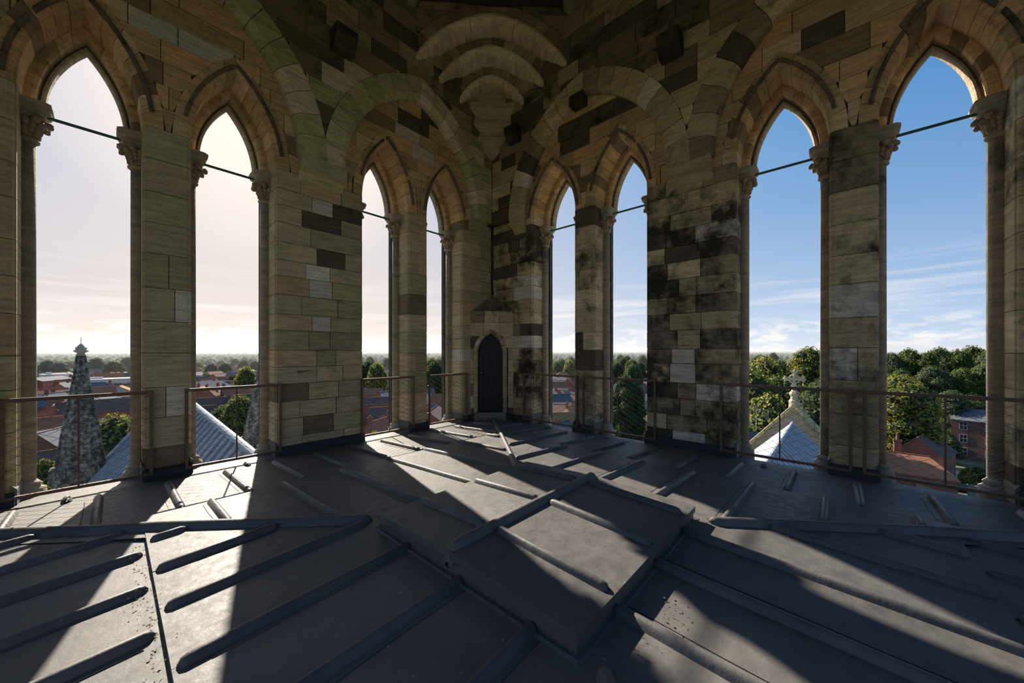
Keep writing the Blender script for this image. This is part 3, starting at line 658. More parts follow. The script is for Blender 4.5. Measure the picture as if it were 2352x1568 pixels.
def roll(pts, r=.036, parent=None, name='batten_roll', mat=None, flat=1.25, inset=True):
    """half-round roll along a polyline with rounded ends"""
    P = [Vector(p) for p in pts]; L_ = []
    if inset and len(P) >= 2:
        d0 = (P[1] - P[0]).normalized(); d1 = (P[-1] - P[-2]).normalized()
        seq = [(P[0], .35), (P[0] + d0 * r * .4, .8), (P[0] + d0 * r * 1.2, 1.)]
        nseg = max(2, int((P[-1] - P[0]).length / .35))
        if len(P) == 2:
            for i in range(1, nseg): q = P[0].lerp(P[1], i / nseg); seq.append((q + Vector((random.uniform(-1, 1), random.uniform(-1, 1), 0)) * .003, random.uniform(.95, 1.05)))
        else: seq += [(p, 1.) for p in P[1:-1]]
        seq += [(P[-1] - d1 * r * 1.2, 1.), (P[-1] - d1 * r * .4, .8), (P[-1], .35)]
    else: seq = [(p, 1.) for p in P]
    v = []; K = 9
    for i, (p, s) in enumerate(seq):
        a = seq[max(0, i - 1)][0]; b = seq[min(len(seq) - 1, i + 1)][0]; d = (b - a); d.z = 0; d.normalize(); sd_ = Vector((-d.y, d.x, 0))
        for j in range(K):
            an = pi * j / (K - 1); pr = r * s
            off = cos(an) * pr * (1.25 if j in (0, K - 1) else .95); up_ = sin(an) * pr * flat - (.012 if j in (0, K - 1) else 0)
            v.append(p + sd_ * off + Vector((0, 0, up_)))
    f = [(i * K + j, i * K + j + 1, (i + 1) * K + j + 1, (i + 1) * K + j) for i in range(len(seq) - 1) for j in range(K - 1)]
    f += [tuple(range(K)), tuple(range(len(seq) * K - 1, (len(seq) - 1) * K - 1, -1))]
    if parent is None and name == 'batten_roll' and len(P) == 2 and (P[1] - P[0]).length > .5:
        d = (P[1] - P[0]).normalized(); sd_ = Vector((-d.y, d.x, 0)) * random.uniform(.075, .11); a = P[0] + sd_ + d * .05; b = P[1] + sd_ - d * random.uniform(.02, .3); up_ = Vector((0, 0, .004)); w_ = sd_.normalized() * .004
        mb_ = MB(); n_ = 6; vv = []
        for i in range(n_ + 1):
            q = a.lerp(b, i / n_) + sd_ * random.uniform(-.05, .05); vv += [q - w_ - up_, q + up_ * .8, q + w_ - up_]
        mb_.add(vv, [(3 * i + j, 3 * i + j + 1, 3 * i + j + 4, 3 * i + j + 3) for i in range(n_) for j in (0, 1)]); mb_.obj('lap_line', M['leaddark'], floor)
    me = mesh(v, f, name); me.polygons.foreach_set('use_smooth', [True] * len(me.polygons)); return link(name, me, mat or M['leadroll'], parent or floor)
def hipx(x, y, side, which):
    """clip a roll (line of constant x or y) to its face; returns inner end on the hip/platform"""
    k = HYY / HX
    if side in ('yp', 'ym'):
        dy = abs(x - QX) * k; dy = max(dy + .06, .97 if abs(x - QX) < .97 else 0); return QY + dy * (1 if side == 'yp' else -1)
    dx = abs(y - QY) / k; dx = max(dx + .06, .97 if abs(y - QY) < .97 else 0); return QX + dx * (1 if side == 'xp' else -1)
DY = 4.93; UP = .03
def do_face(side, drip, outer, upper, lower, lo, hi):
    vert = side in ('yp', 'ym'); sg = 1 if side in ('yp', 'xp') else -1; QQ = QY if vert else QX
    for tier, lines in ((0, upper), (1, lower)):
        ls = [lo] + sorted(lines) + [hi]; lift = UP if tier == 0 else 0.
        a_, b_ = (QQ, drip) if tier == 0 else (drip - .03 * sg, outer); a_, b_ = min(a_, b_), max(a_, b_)
        for s0, s1 in zip(ls, ls[1:]):
            if vert: sheet(side, s0 + .001, s1 - .001, a_, b_, lift)
            else: sheet(side, a_, b_, s0 + .001, s1 - .001, lift)
        for s in lines:
            if tier == 0: e0 = hipx(s, 0, side, 0) if vert else hipx(0, s, side, 0); e1 = drip - .02 * sg
            else:
                e0 = drip + .03 * sg; hp = hipx(s, 0, side, 0) if vert else hipx(0, s, side, 0)
                if (hp - e0) * sg > 0: e0 = hp
                e1 = outer - .42 * sg
            if (e1 - e0) * sg < .12: continue
            pa = (s, e0) if vert else (e0, s); pb = (s, e1) if vert else (e1, s)
            roll([(*pa, planez(side, *pa, lift)), (*pb, planez(side, *pb, lift))])
do_face('yp', DY, 6.76, [-1.3, -.62, .03, .71, 1.385, 2.05, 2.72, 3.38, 4.06, 4.75, 5.4], [-1.25, -.67, -.09, .49, 1.07, 1.65, 2.23, 2.81, 3.39, 3.97, 4.55, 5.13, 5.71, 6.2], -1.9, 6.9)
do_face('xp', 5.12, 6.74, [-2.5, -1.85, -1.22, -.57, .08, .73, 1.38, 2.04, 2.69, 3.33, 3.98, 4.6], [-2.7, -2.05, -1.43, -.82, -.2, .42, 1.04, 1.66, 2.28, 2.9, 3.52, 4.14, 4.76, 5.38, 5.95], -3.1, 6.9)
do_face('xm', .20, -1.75, [-.6, .0, .6, 1.21, 1.81, 2.42, 3.02, 3.6, 4.2], [-2, -1.4, -.8, -.2, .4, 1.0, 1.65, 2.25, 2.84, 3.42, 4.03, 4.6, 5.2, 5.8], -3.1, 6.9)
do_face('ym', -.78, -2.95, [.7, 1.32, 1.93, 2.54, 3.15, 3.76, 4.37, 4.98], [-1.2, -.6, 0, .6, 1.2, 1.8, 2.4, 3.0, 3.6, 4.2, 4.8, 5.4, 6.0], -1.9, 6.9)
# hips
for sx, sy in ((1, 1), (-1, 1), (1, -1), (-1, -1)):
    pts = []
    for i in range(9):
        q = (.97 + .0) / HX + (1 - .97 / HX - (.07 if sx * sy > 0 else 0)) * i / 8; x = QX + sx * HX * q; y = QY + sy * HYY * q
        pts.append((x, y, roofz(x, y) + UP * (1 if q < .6 else .4) + .004))
    roll(pts, .044 if sx * sy < 0 else .038, name='hip_roll')
    if sx * sy < 0:   # wide flashing dressed under the side hips
        v = []
        for i in range(9):
            x, y, z = pts[i]; d = Vector((sx * HX, sy * HYY, 0)).normalized(); sd_ = Vector((-d.y, d.x, 0))
            for o_ in (-.15, 0, .15): v.append(Vector((x, y, z - .008 - abs(o_) * .05)) + sd_ * o_)
        link('hip_flashing', mesh(v, [(3 * i + j, 3 * i + j + 1, 3 * i + 4 + j, 3 * i + 3 + j) for i in range(8) for j in (0, 1)]), M['leadroll'], floor)
# short stubs near the sills
for x, y, s in ((-.33, 6.45, 'yp'), (1.36, 6.52, 'yp'), (4.6, 6.4, 'yp'), (6.42, .78, 'xp'), (6.42, 3.3, 'xp'), (6.42, 4.7, 'xp')):
    z = planez(s, x, y, 0); d = (0, .10) if s == 'yp' else (.10, 0); roll([(x - d[0], y - d[1], z), (x + d[0], y + d[1], z)], .038)
# raised flat
PX0, PX1, PY0, PY1 = 1.52, 3.46, .94, 2.86
pf = empty('raised_platform', (QX, QY, .2)); tag(pf, 'raised square lead-covered platform at the centre of the roof deck', 'platform'); J = -Vector((QX, QY, .2))
def ptop(x, y): return .395 - .045 * abs(y - 1.93)
mb = MB(); k = .03
v = [(PX0, PY0, .12), (PX1, PY0, .12), (PX1, PY1, .12), (PX0, PY1, .12)]; v += [(x, y, ptop(x, y) - .025) for x, y, z in v]
mb.add([Vector(p) + J for p in v], [(0, 1, 5, 4), (1, 2, 6, 5), (2, 3, 7, 6), (3, 0, 4, 7)]); mb.obj('platform_side', M['lead'], pf)
cols = [PX0, 1.91, 2.57, 3.23, PX1]
for x0, x1 in zip(cols, cols[1:]):
    for y0, y1 in ((PY0, 1.93), (1.93, PY1)):
        a = x0 - (.012 if x0 == PX0 else 0); b = x1 + (.012 if x1 == PX1 else 0); c = y0 - (.012 if y0 == PY0 else 0); d = y1 + (.012 if y1 == PY1 else 0)
        v = [(a, c), (b, c), (b, d), (a, d)]; vv = [Vector((x, y, ptop(x, y))) + J for x, y in v] + [Vector((x, y, ptop(x, y) - .05)) + J for x, y in v]
        link('top_sheet', mesh(vv, [(0, 1, 2, 3), (7, 6, 5, 4), (0, 4, 5, 1), (1, 5, 6, 2), (2, 6, 7, 3), (3, 7, 4, 0)]), M['lead'], pf)
def proll(pts, **kw): return roll([Vector(p) + J for p in pts], parent=pf, **kw)
proll([(PX0 - .02, 1.93, .30), (PX0 + .01, 1.93, .37), (PX0 + .06, 1.93, .39), (2.5, 1.93, .395), (PX1 - .05, 1.93, .39), (PX1 + .02, 1.93, .37)], r=.044, name='ridge_roll')
for x in (1.91, 2.57, 3.23):
    proll([(x, 1.99, ptop(x, 1.99)), (x, PY1 - .03, ptop(x, PY1))], r=.035, name='batten_roll'); proll([(x + .02, 1.87, ptop(x, 1.87)), (x, PY0 + .03, ptop(x, PY0))], r=.035, name='batten_roll')
# clamp seams round the foot of the box
mb = MB()
for a, b in (((PX0 - .03, PY0 - .03), (PX1 + .03, PY0 - .03)), ((PX0 - .03, PY0 - .03), (PX0 - .03, PY1 + .03)), ((PX1 + .03, PY0 - .03), (PX1 + .03, PY1 + .03)), ((PX0 - .03, PY1 + .03), (PX1 + .03, PY1 + .03))):
    mb.tube(Vector((*a, .232)) + J, Vector((*b, .232)) + J, .014, 6)
mb.obj('apron_flashing', M['leadroll'], pf)
# splashes of dead leaves by the walls and along the laps
mb = MB()
def litter(cx_, cy_, sx_, sy_, n):
    for _ in range(n):
        x = random.gauss(cx_, sx_); y = random.gauss(cy_, sy_)
        if not (-1.6 < x < 6.6 and -2 < y < 6.68): continue
        z = roofz(x, y) + UP + .012 if max(abs(x - QX) / HX, abs(y - QY) / HYY) < .6 else roofz(x, y) + .012
        s = random.uniform(.004, .011); a = random.uniform(0, 6.28); tz = random.uniform(-.4, .4) * s
        c_, s_2 = cos(a) * s, sin(a) * s; mb.add([(x - c_, y - s_2, z), (x + s_2 * .5, y - c_ * .5, z + tz), (x + c_, y + s_2, z + .003), (x - s_2 * .5, y + c_ * .5, z - tz * .5)], [(0, 1, 2, 3)])
litter(4.35, 6.45, .3, .12, 260); litter(2.5, 6.62, .6, .04, 160); litter(2.6, .86, .5, .03, 120); litter(2.2, .70, .25, .06, 60); litter(.16, 3.3, .03, .8, 130); litter(1.45, 2.2, .04, .5, 50); litter(6.5, 3.2, .06, 1.2, 90)
o = mb.obj('dead_leaves', M['leaf_lit']); tag(o, 'scattered brown dead leaves lying on the lead deck', 'leaves', kind='stuff')

# ================================================================== outside: the church roofs and turrets
G = -25.3
def rib_roof(name, label, P0, P1, out_dir, m_, run, sides, mat, nr, skip=()):
    """ridge P0-P1, slopes falling along +-out_dir"""
    P0 = Vector(P0); P1 = Vector(P1); od = Vector((*out_dir, 0)); t_ = empty(name, P0); tag(t_, label, 'roof'); ax = (P1 - P0)
    for sg in sides:
        dv = od * sg * run - Vector((0, 0, m_ * run)); v = [Vector((0, 0, 0)), ax, ax + dv, dv]; nrm = Vector((0, 0, .08)); v += [p - nrm for p in v]
        link('roof_slope', mesh(v, [(0, 1, 2, 3), (4, 5, 6, 7), (0, 1, 5, 4), (1, 2, 6, 5), (2, 3, 7, 6), (3, 0, 4, 7)]), mat, t_)
        for i in range(nr):
            q = (i + .5) / nr; a = ax * q; mb = MB(); up_ = Vector((0, 0, .02))
            mb.tube(a + up_ + dv * .01, a + up_ + dv * .985, .055, 6); mb.obj('batten_roll', mat, t_)
        for k in (.12, .26, .42, .6, .8):
            mb = MB(); mb.tube(dv * k + Vector((0, 0, .0)), dv * k + ax, .018, 4); mb.obj('lap_seam', mat, t_)
    mb = MB(); mb.tube(Vector((0, 0, .03)), ax + Vector((0, 0, .03)), .09, 8); mb.obj('ridge_roll', M['roofblue2'], t_)
    return t_
nr_ = rib_roof('nave_roof', 'long blue-grey ribbed lead roof below the two left windows', (2.52, 7.55, -1.08), (2.52, 28.2, -.42), (1, 0), 1.33, 8, (-1, 1), M['roofblue'], 34)
mb = MB(); ax = Vector((0, 20.65, .66))
for sg in (-1, 1):
    dv = Vector((sg * 8, 0, -8 * 1.33)); a = ax + Vector((0, .05, .08)); mb.tube(a, a + dv, .13, 6)
mb.obj('verge_coping', M['roofblue2'], nr_)
rr_ = rib_roof('transept_roof', 'pale blue ribbed lead roof behind the stone cross gable', (7.6, 1.93, -2.35), (27.4, 1.93, -2.58), (0, 1), 1.05, 7, (-1, 1), M['roofblue2'], 32)
# stone gable with cross
gb = empty('gable', (28.6, 1.93, -2)); tag(gb, 'stone gable with coping and foliated cross above the pale roof', 'gable'); gx = Fr((28.6, 1.93), (0, 1), (1, 0))
def gl(mbv, nm, mat, col=None):
    o = link(nm, mesh([p - Vector((28.6, 1.93, -2)) for p in mbv[0]], mbv[1], nm), mat, gb)
    if col: o.color = col
    return o
gm = 1.18; az_ = -1.75
gl(prism(gx, [(-7, az_ - 7 * gm), (0, az_ - .1), (7, az_ - 7 * gm)], 0, .5), 'gable_wall', M['stone'], (.55, .48, .36, 0))
for sg in (-1, 1):
    for i in range(14):
        a, b = i * .5, (i + 1) * .5 - .02
        gl(prism(gx, [(sg * a, az_ - a * gm - .02), (sg * b, az_ - b * gm - .02), (sg * b, az_ - b * gm + .26), (sg * a, az_ - a * gm + .26)], -.22, .7), 'coping_stone', M['stone'], pick(STONE_L, .1, .3))
        gl(prism(gx, [(sg * a, az_ - a * gm - .22), (sg * b, az_ - b * gm - .22), (sg * b, az_ - b * gm - .05), (sg * a, az_ - a * gm - .05)], -.12, .1), 'moulding', M['stone'], (.5, .43, .3, .1))
def gmb(mb, nm): mb.v = [tuple(Vector(p) - Vector((28.6, 1.93, -2))) for p in mb.v]; o = mb.obj(nm, M['stone'], gb); o.color = (.55, .47, .33, .1); return o
mb = MB(); c_ = (28.75, 1.93); mb.lathe([(.30, -1.9), (.30, -1.35), (.22, -1.25), (.20, -1.1), (.26, -1.0), (.30, -.9), (.22, -.78), (.15, -.7), (.13, -.2)], 8, c_); gmb(mb, 'cross_shaft')
mb = MB(); zc = .02
for k in range(4):
    an = k * pi / 2; d = Vector((0, cos(an), sin(an))); p = Vector((28.75, 1.93, zc)); mb.tube(p, p + d * .42, .08, 6, .12); e = p + d * .46; pd = Vector((0, -sin(an), cos(an)))
    mb.tube(e - pd * .17, e + pd * .17, .075, 6); mb.tube(e, e + d * .13, .09, 6, .05)
for k in range(12):
    a0, a1 = k * pi / 6, (k + 1) * pi / 6; mb.tube((28.75, 1.93 + .27 * cos(a0), zc + .27 * sin(a0)), (28.75, 1.93 + .27 * cos(a1), zc + .27 * sin(a1)), .05, 5)
gmb(mb, 'cross_head')

def turret(c, zb, za, r, label):
    t_ = empty('turret', (c.x, c.y, zb - 3)); tag(t_, label, 'turret'); dz = -(zb - 3)
    def ob(mb, nm, mat, col=None):
        mb.v = [(x, y, z + dz) for x, y, z in mb.v]; o = mb.obj(nm, mat, t_)
        if col: o.color = col
        return o
    H = za - zb; mb = MB()
    pr = [(r * 1.0, 0), (r * .97, .15), (r * .79, H * .27), (r * .60, H * .47), (r * .42, H * .67), (r * .26, H * .84), (r * .17, H)]
    n = 22; P = []
    for i in range(n + 1):
        z = H * i / n
        for (r0, z0), (r1, z1) in zip(pr, pr[1:]):
            if z0 <= z <= z1: rr = r0 + (r1 - r0) * (z - z0) / (z1 - z0)
        P.append((rr, zb + z)); 
        if i < n: P.append((rr - .0, zb + z + H / n * .94)) if False else None
    mb.lathe([p for p in P if p], 8); ob(mb, 'spire', M['spire'])
    mb = MB()
    for k in range(8):
        an = 2 * pi * (k + .5) / 8
        for (r0, z0), (r1, z1) in zip(pr[:-1], pr[1:]): mb.tube((r0 * cos(an), r0 * sin(an), zb + z0), (r1 * cos(an), r1 * sin(an), zb + z1), .055, 5, .045)
    ob(mb, 'arris_rib', M['spire'])
    s_ = r * .14; zA = za; FZ = 1.25
    mb = MB(); mb.lathe([(s_ * a_, za + FZ * b_) for a_, b_ in ((1.3, 0), (1.6, .03), (1.2, .07), (1.1, .12), (2.0, .17), (2.1, .21), (1.6, .24), (1.5, .28), (1.6, .31), (1.2, .35), (1.0, .40), (.6, .45), (.15, .5))], 16)
    for k in range(8):
        an = 2 * pi * k / 8
        for rr, zz in ((1.7, .24), (1.3, .38)): mb.tube((s_ * rr * cos(an), s_ * rr * sin(an), za + zz - .04), (s_ * rr * 1.12 * cos(an), s_ * rr * 1.12 * sin(an), za + zz + .05), .035, 5)
    ob(mb, 'finial', M['stone'], (.5, .43, .3, .1))
    mb = MB(); mb.tube((0, 0, za + .55), (0, 0, za + .92), .012, 5); q = Vector((RT.x, RT.y, 0)) * .055; mb.tube(Vector((0, 0, za + .75)) - q, Vector((0, 0, za + .75)) + q, .010, 4); ob(mb, 'iron_cross', M['wire'])
    # drum, battlement, blind arcade
    mb = MB(); mb.lathe([(r * 1.12, zb - 9), (r * 1.12, zb - .62), (r * 1.28, zb - .55), (r * 1.28, zb - .45), (r * 1.2, zb - .4), (r * 1.2, zb - .12), (r * 1.02, zb - .10), (r * 1.0, zb + .02)], 8); ob(mb, 'drum', M['spire'])
    for k in range(8):
        a0 = 2 * pi * (k + .5) / 8; a1 = a0 + 2 * pi / 8; A_ = Vector((cos(a0), sin(a0), 0)) * r * 1.24; B_ = Vector((cos(a1), sin(a1), 0)) * r * 1.24; e = (B_ - A_).normalized(); nn_ = ((A_ + B_) / 2).normalized()
        for f0, f1 in ((.0, .36), (.56, .92)):
            p = A_.lerp(B_, f0); q = A_.lerp(B_, f1); v = []
            for z in (zb - .42, zb + .02):
                for w_ in (p, q, q - nn_ * .16, p - nn_ * .16): v.append(w_ + Vector((0, 0, z)))
            mb = MB(); mb.add(v, [(0, 1, 2, 3), (4, 5, 6, 7), (0, 1, 5, 4), (1, 2, 6, 5), (2, 3, 7, 6), (3, 0, 4, 7)]); ob(mb, 'merlon', M['spire'])
        for f0 in (.1, .4, .7):
            p = A_.lerp(B_, f0) * .915; q = A_.lerp(B_, f0 + .2) * .915; m_ = (p + q) / 2; mb = MB(); z0, z1 = zb - 1.9, zb - 1.0
            mb.tube(p + Vector((0, 0, z0)), p + Vector((0, 0, z1)), .035, 5); mb.tube(q + Vector((0, 0, z0)), q + Vector((0, 0, z1)), .035, 5); mb.tube(p + Vector((0, 0, z1)), m_ + Vector((0, 0, z1 + .2)), .035, 5); mb.tube(q + Vector((0, 0, z1)), m_ + Vector((0, 0, z1 + .2)), .035, 5)
            ob(mb, 'blind_arch', M['stone'], (.6, .53, .4, .05))
turret(W(186, 18.2), -4.0, 1.52, .86, 'lichened octagonal stone spire seen through the leftmost window')
turret(W(606, 24.), -3.85, 1.30, 1.12, 'pale stone spire half hidden by the second window right jamb')

# ================================================================== ground, far country
mb = MB(); mb.add([(-9000, -9000, G), (12000, -9000, G), (12000, 12000, G), (-9000, 12000, G)], [(0, 1, 2, 3)]); gd = mb.obj('ground', M['ground']); tag(gd, kind='structure')
WINS = [(80, 312), (440, 604), (830, 905), (978, 1024), (1262, 1326), (1396, 1490), (1718, 1894), (2022, 2275)]
def seen(px, m=0): return any(a - m < px < b + m for a, b in WINS)
random.seed(11)
mb = MB()
def blob(mb, x, y, z, rx, rz, n=6):
    ph = random.uniform(0, 6); pr = [(.55, -.1), (1., .25), (.85, .62), (.45, .9), (.05, 1.)]; v = []
    for r, h in pr:
        for i in range(n):
            an = 2 * pi * i / n + ph; k = random.uniform(.82, 1.18); v.append((x + rx * r * k * cos(an), y + rx * r * k * sin(an), z + rz * h * random.uniform(.93, 1.07)))
    mb.add(v, [(j * n + i, j * n + (i + 1) % n, (j + 1) * n + (i + 1) % n, (j + 1) * n + i) for j in range(4) for i in range(n)])
d = 520.
while d < 7500:
    step = d * random.uniform(.035, .05); px = -60
    while px < 2420:
        px += F * random.uniform(9, 20) * (1 + d / 2600) / d
        if not seen(px, 30): continue
        dd = d + random.uniform(-.5, .5) * step
        if random.random() < (.62 if d < 1300 else .85):
            p = W(px, dd); sc = (1 + dd / 2600); blob(mb, p.x, p.y, G, random.uniform(5, 9.5) * sc, random.uniform(8, 15) * (1 + dd / 9000) + (6 if dd > 5000 else 0), 6)
    d += step
# woodland belt behind the right-hand windows
o = mb.obj('distant_woodland', M['far'], None, True); tag(o, 'hazy distant woodland and hedges stretching to the horizon', 'woodland', kind='stuff')

# thin haze lying over the country beyond the town
hz = bpy.data.materials.new('haze'); hz.use_nodes = True; ht = hz.node_tree; ht.nodes.clear(); ho = ht.nodes.new('ShaderNodeOutputMaterial'); hv = ht.nodes.new('ShaderNodeVolumeScatter')
hv.inputs['Density'].default_value = .0002; hv.inputs['Anisotropy'].default_value = .3; hv.inputs['Color'].default_value = (.93, .95, 1, 1); ht.links.new(hv.outputs[0], ho.inputs['Volume'])
mb = MB(); mb.box(230, 9000, -7500, 7500, G - 2, G + 75); ho_ = mb.obj('haze', hz); ho_.rotation_euler = (0, 0, TH); tag(ho_, 'thin pale haze over the distant country', 'haze', kind='stuff')

# ================================================================== trees
def crown(lobes, nleaf, size, seed, flat=1.):
    rnd = random.Random(seed); mb = MB()
    wts = [l[3] ** 2 for l in lobes]
    for _ in range(nleaf):
        l = rnd.choices(lobes, wts)[0]; u = rnd.uniform(-.75, 1); a = rnd.uniform(0, 2 * pi); q = sqrt(1 - u * u); nrm = Vector((q * cos(a), q * sin(a), u))
        p = Vector(l[:3]) + nrm * l[3] * rnd.uniform(.86, 1.09); nrm = (nrm + Vector((rnd.uniform(-.7, .7), rnd.uniform(-.7, .7), rnd.uniform(-.4, .7)))).normalized()
        t_ = nrm.orthogonal().normalized(); b_ = nrm.cross(t_); th = rnd.uniform(0, 6.28); t2 = t_ * cos(th) + b_ * sin(th); b2 = nrm.cross(t2); s_ = size * rnd.uniform(.6, 1.4)
        mb.add([p - t2 * s_, p - b2 * s_ * .6 + nrm * s_ * .15, p + t2 * s_, p + b2 * s_ * .6 + nrm * s_ * .15], [(0, 1, 2, 3)])
    return mesh(mb.v, mb.f, 'foliage')
def lobeset(seed, H, Wd, z0, n, top=.75):
    """lobes filling an ovoid crown from z0 to H with width Wd"""
    rnd = random.Random(seed); L_ = []
    for i in range(n):
        h = (i + .5) / n; z = z0 + (H - z0) * (.12 + .80 * h); k = sqrt(max(.12, 1 - (abs(h - .45) / .62) ** 2.4)); a = i * 2.4 + rnd.uniform(-.4, .4); rr = Wd / 2 * k; lr = Wd * rnd.uniform(.17, .25)
        L_.append((max(0, rr - lr) * cos(a), max(0, rr - lr) * sin(a), z, lr))
    L_.append((0, 0, z0 + (H - z0) * .5, Wd * .30)); L_.append((0, 0, z0 + (H - z0) * .75, Wd * .22)); return L_
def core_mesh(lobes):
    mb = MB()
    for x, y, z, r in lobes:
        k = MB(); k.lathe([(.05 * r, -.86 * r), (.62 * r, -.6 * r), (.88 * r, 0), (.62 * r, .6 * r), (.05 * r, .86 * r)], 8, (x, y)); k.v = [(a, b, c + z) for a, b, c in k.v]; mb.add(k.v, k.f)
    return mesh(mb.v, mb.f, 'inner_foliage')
def trunk_mesh(H, Wd, z0, n=4):
    mb = MB(); r = max(.15, Wd * .035); mb.tube((0, 0, 0), (0, 0, z0 + (H - z0) * .5), r, 8, r * .5)
    for i in range(n): a = i * 1.7; mb.tube((0, 0, z0 * .8), (Wd * .28 * cos(a), Wd * .28 * sin(a), z0 + (H - z0) * .45), r * .5, 5, r * .2)
    return mesh(mb.v, mb.f, 'trunk')
PROTO = {}
def proto(key, H, Wd, z0, nl, nleaf, size, seed):
    lb = lobeset(seed, H, Wd, z0, nl); PROTO[key] = (crown(lb, nleaf, size, seed), core_mesh(lb), trunk_mesh(H, Wd, z0), H, Wd)
proto('big', 26, 14, 3, 26, 9000, .34, 1); proto('big2', 27, 12, 4, 24, 8000, .34, 2); proto('round', 14, 12, 2.0, 18, 4200, .34, 3); proto('small', 8, 7, 1, 12, 1800, .30, 4); proto('low', 4, 5, .3, 10, 1500, .2, 5); proto('pop', 27, 10, 5, 24, 6500, .33, 6)
MATV = {}
def tree(key, px, d, sc, leafm, label, group=None, cat='tree', name='tree', zscale=1., pos=None, top=None):
    me, co, tr, H, Wd = PROTO[key]; p = pos or W(px, d); t_ = empty(name, (p.x, p.y, G), random.uniform(0, 6.28)); tag(t_, label, cat, group)
    if top is not None and key == 'round': sc = max(sc, ((ZC - G) - (top - HY) / F * d) / H * .72)
    if top is not None: zscale = ((ZC - G) - (top - HY) / F * d) / H / sc
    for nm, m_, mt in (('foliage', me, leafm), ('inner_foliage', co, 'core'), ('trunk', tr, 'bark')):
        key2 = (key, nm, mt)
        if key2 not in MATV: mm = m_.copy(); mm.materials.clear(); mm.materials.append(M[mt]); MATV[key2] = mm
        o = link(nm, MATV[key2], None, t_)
    t_.scale = (sc, sc, sc * zscale); return t_
# right-hand windows
tg = 'tall trees of the wood behind the right-hand windows'
i = 0
for px, d, sc, top, k in ((2015, 128, .95, 806, 'big'), (2050, 122, .8, 808, 'pop'), (2090, 124, .85, 803, 'big2'), (2128, 120, .8, 806, 'pop'), (2162, 126, .9, 800, 'big2'), (2205, 122, .8, 801, 'pop'), (2240, 128, .9, 799, 'big'), (2285, 120, .85, 801, 'big2'), (2330, 124, .9, 798, 'big'), (2070, 108, .7, 850, 'big2'), (2145, 106, .75, 845, 'big'), (2210, 104, .75, 848, 'big2'), (2270, 102, .8, 838, 'big'), (2180, 96, .62, 900, 'big'), (2235, 98, .6, 905, 'big2')):
    ORD = ['first', 'second', 'third', 'fourth', 'fifth', 'sixth', 'seventh', 'eighth', 'ninth']; tree(k, px, d, sc, ('leaf', 'leafg', 'leaf')[i % 3], (ORD[i] + ' tall tree from the left in the back row of the wood') if i < 9 else (ORD[i - 9] + ' tree from the left in the front row of the wood'), tg, top=top); i += 1
tree('big', 2078, 82, .88, 'leaf2', 'broad yellow-green tree in front of the wood, rightmost window', top=868)
tree('round', 2175, 88, .42, 'leafg', 'small pale round tree behind the brick gable cottage', top=1000)
tree('small', 2188, 92, .5, 'leaf', 'low green tree beside the small pale round tree', top=1022)
tree('low', 2222, 72, .55, 'leaf2', 'yellow-green shrub in front of the tall brick house', cat='shrub', name='shrub', top=1078)
tree('low', 2250, 74, .75, 'leaf', 'dark green hedge at the foot of the tall brick house', cat='shrub', name='shrub', top=1076)
tree('big', 1852, 104, .86, 'leaf2', 'tallest sunlit tree behind the stone cross, second window from right', top=803)
tree('big2', 1895, 110, .8, 'leaf', 'tall tree touching the right jamb, second window from right', top=803)
tree('round', 1755, 112, .62, 'leaf2', 'rounded light green tree left of the stone cross', top=838)
tree('round', 1790, 96, .66, 'leaf', 'green tree directly left of the stone cross', top=880)
tree('round', 1728, 92, .6, 'leaf', 'dark green tree at the left jamb, second window from right', top=868)
tree('round', 1765, 74, .5, 'leaf2', 'bright green bushy tree low beside the gable coping', top=925)
tree('big2', 1872, 78, .55, 'leaf', 'dark tree behind the right slope of the stone gable', top=880)
tree('round', 1900, 70, .5, 'leafd', 'dark tree filling the foot of the second window from right', top=900)
for px, d, top in ((1735, 200, 832), (1760, 240, 826), (1790, 190, 836), (1745, 320, 820), (1775, 400, 815)): tree('round', px, d, random.uniform(.8, 1.1), 'leafg', 'small distant tree beyond the stone cross gable', 'distant trees beyond the stone gable', top=top)
# centre windows
tree('big', 1441, 92, .68, 'leafd', 'large dense dark green tree left of the broad right pier', top=866)
tree('small', 1416, 60, .35, 'leaf', 'small green bush low beside the hipped orange roof', top=1000)
tree('small', 862, 58, .45, 'leaf2', 'green shrubs at the foot of the window right of the left pier', top=1010)
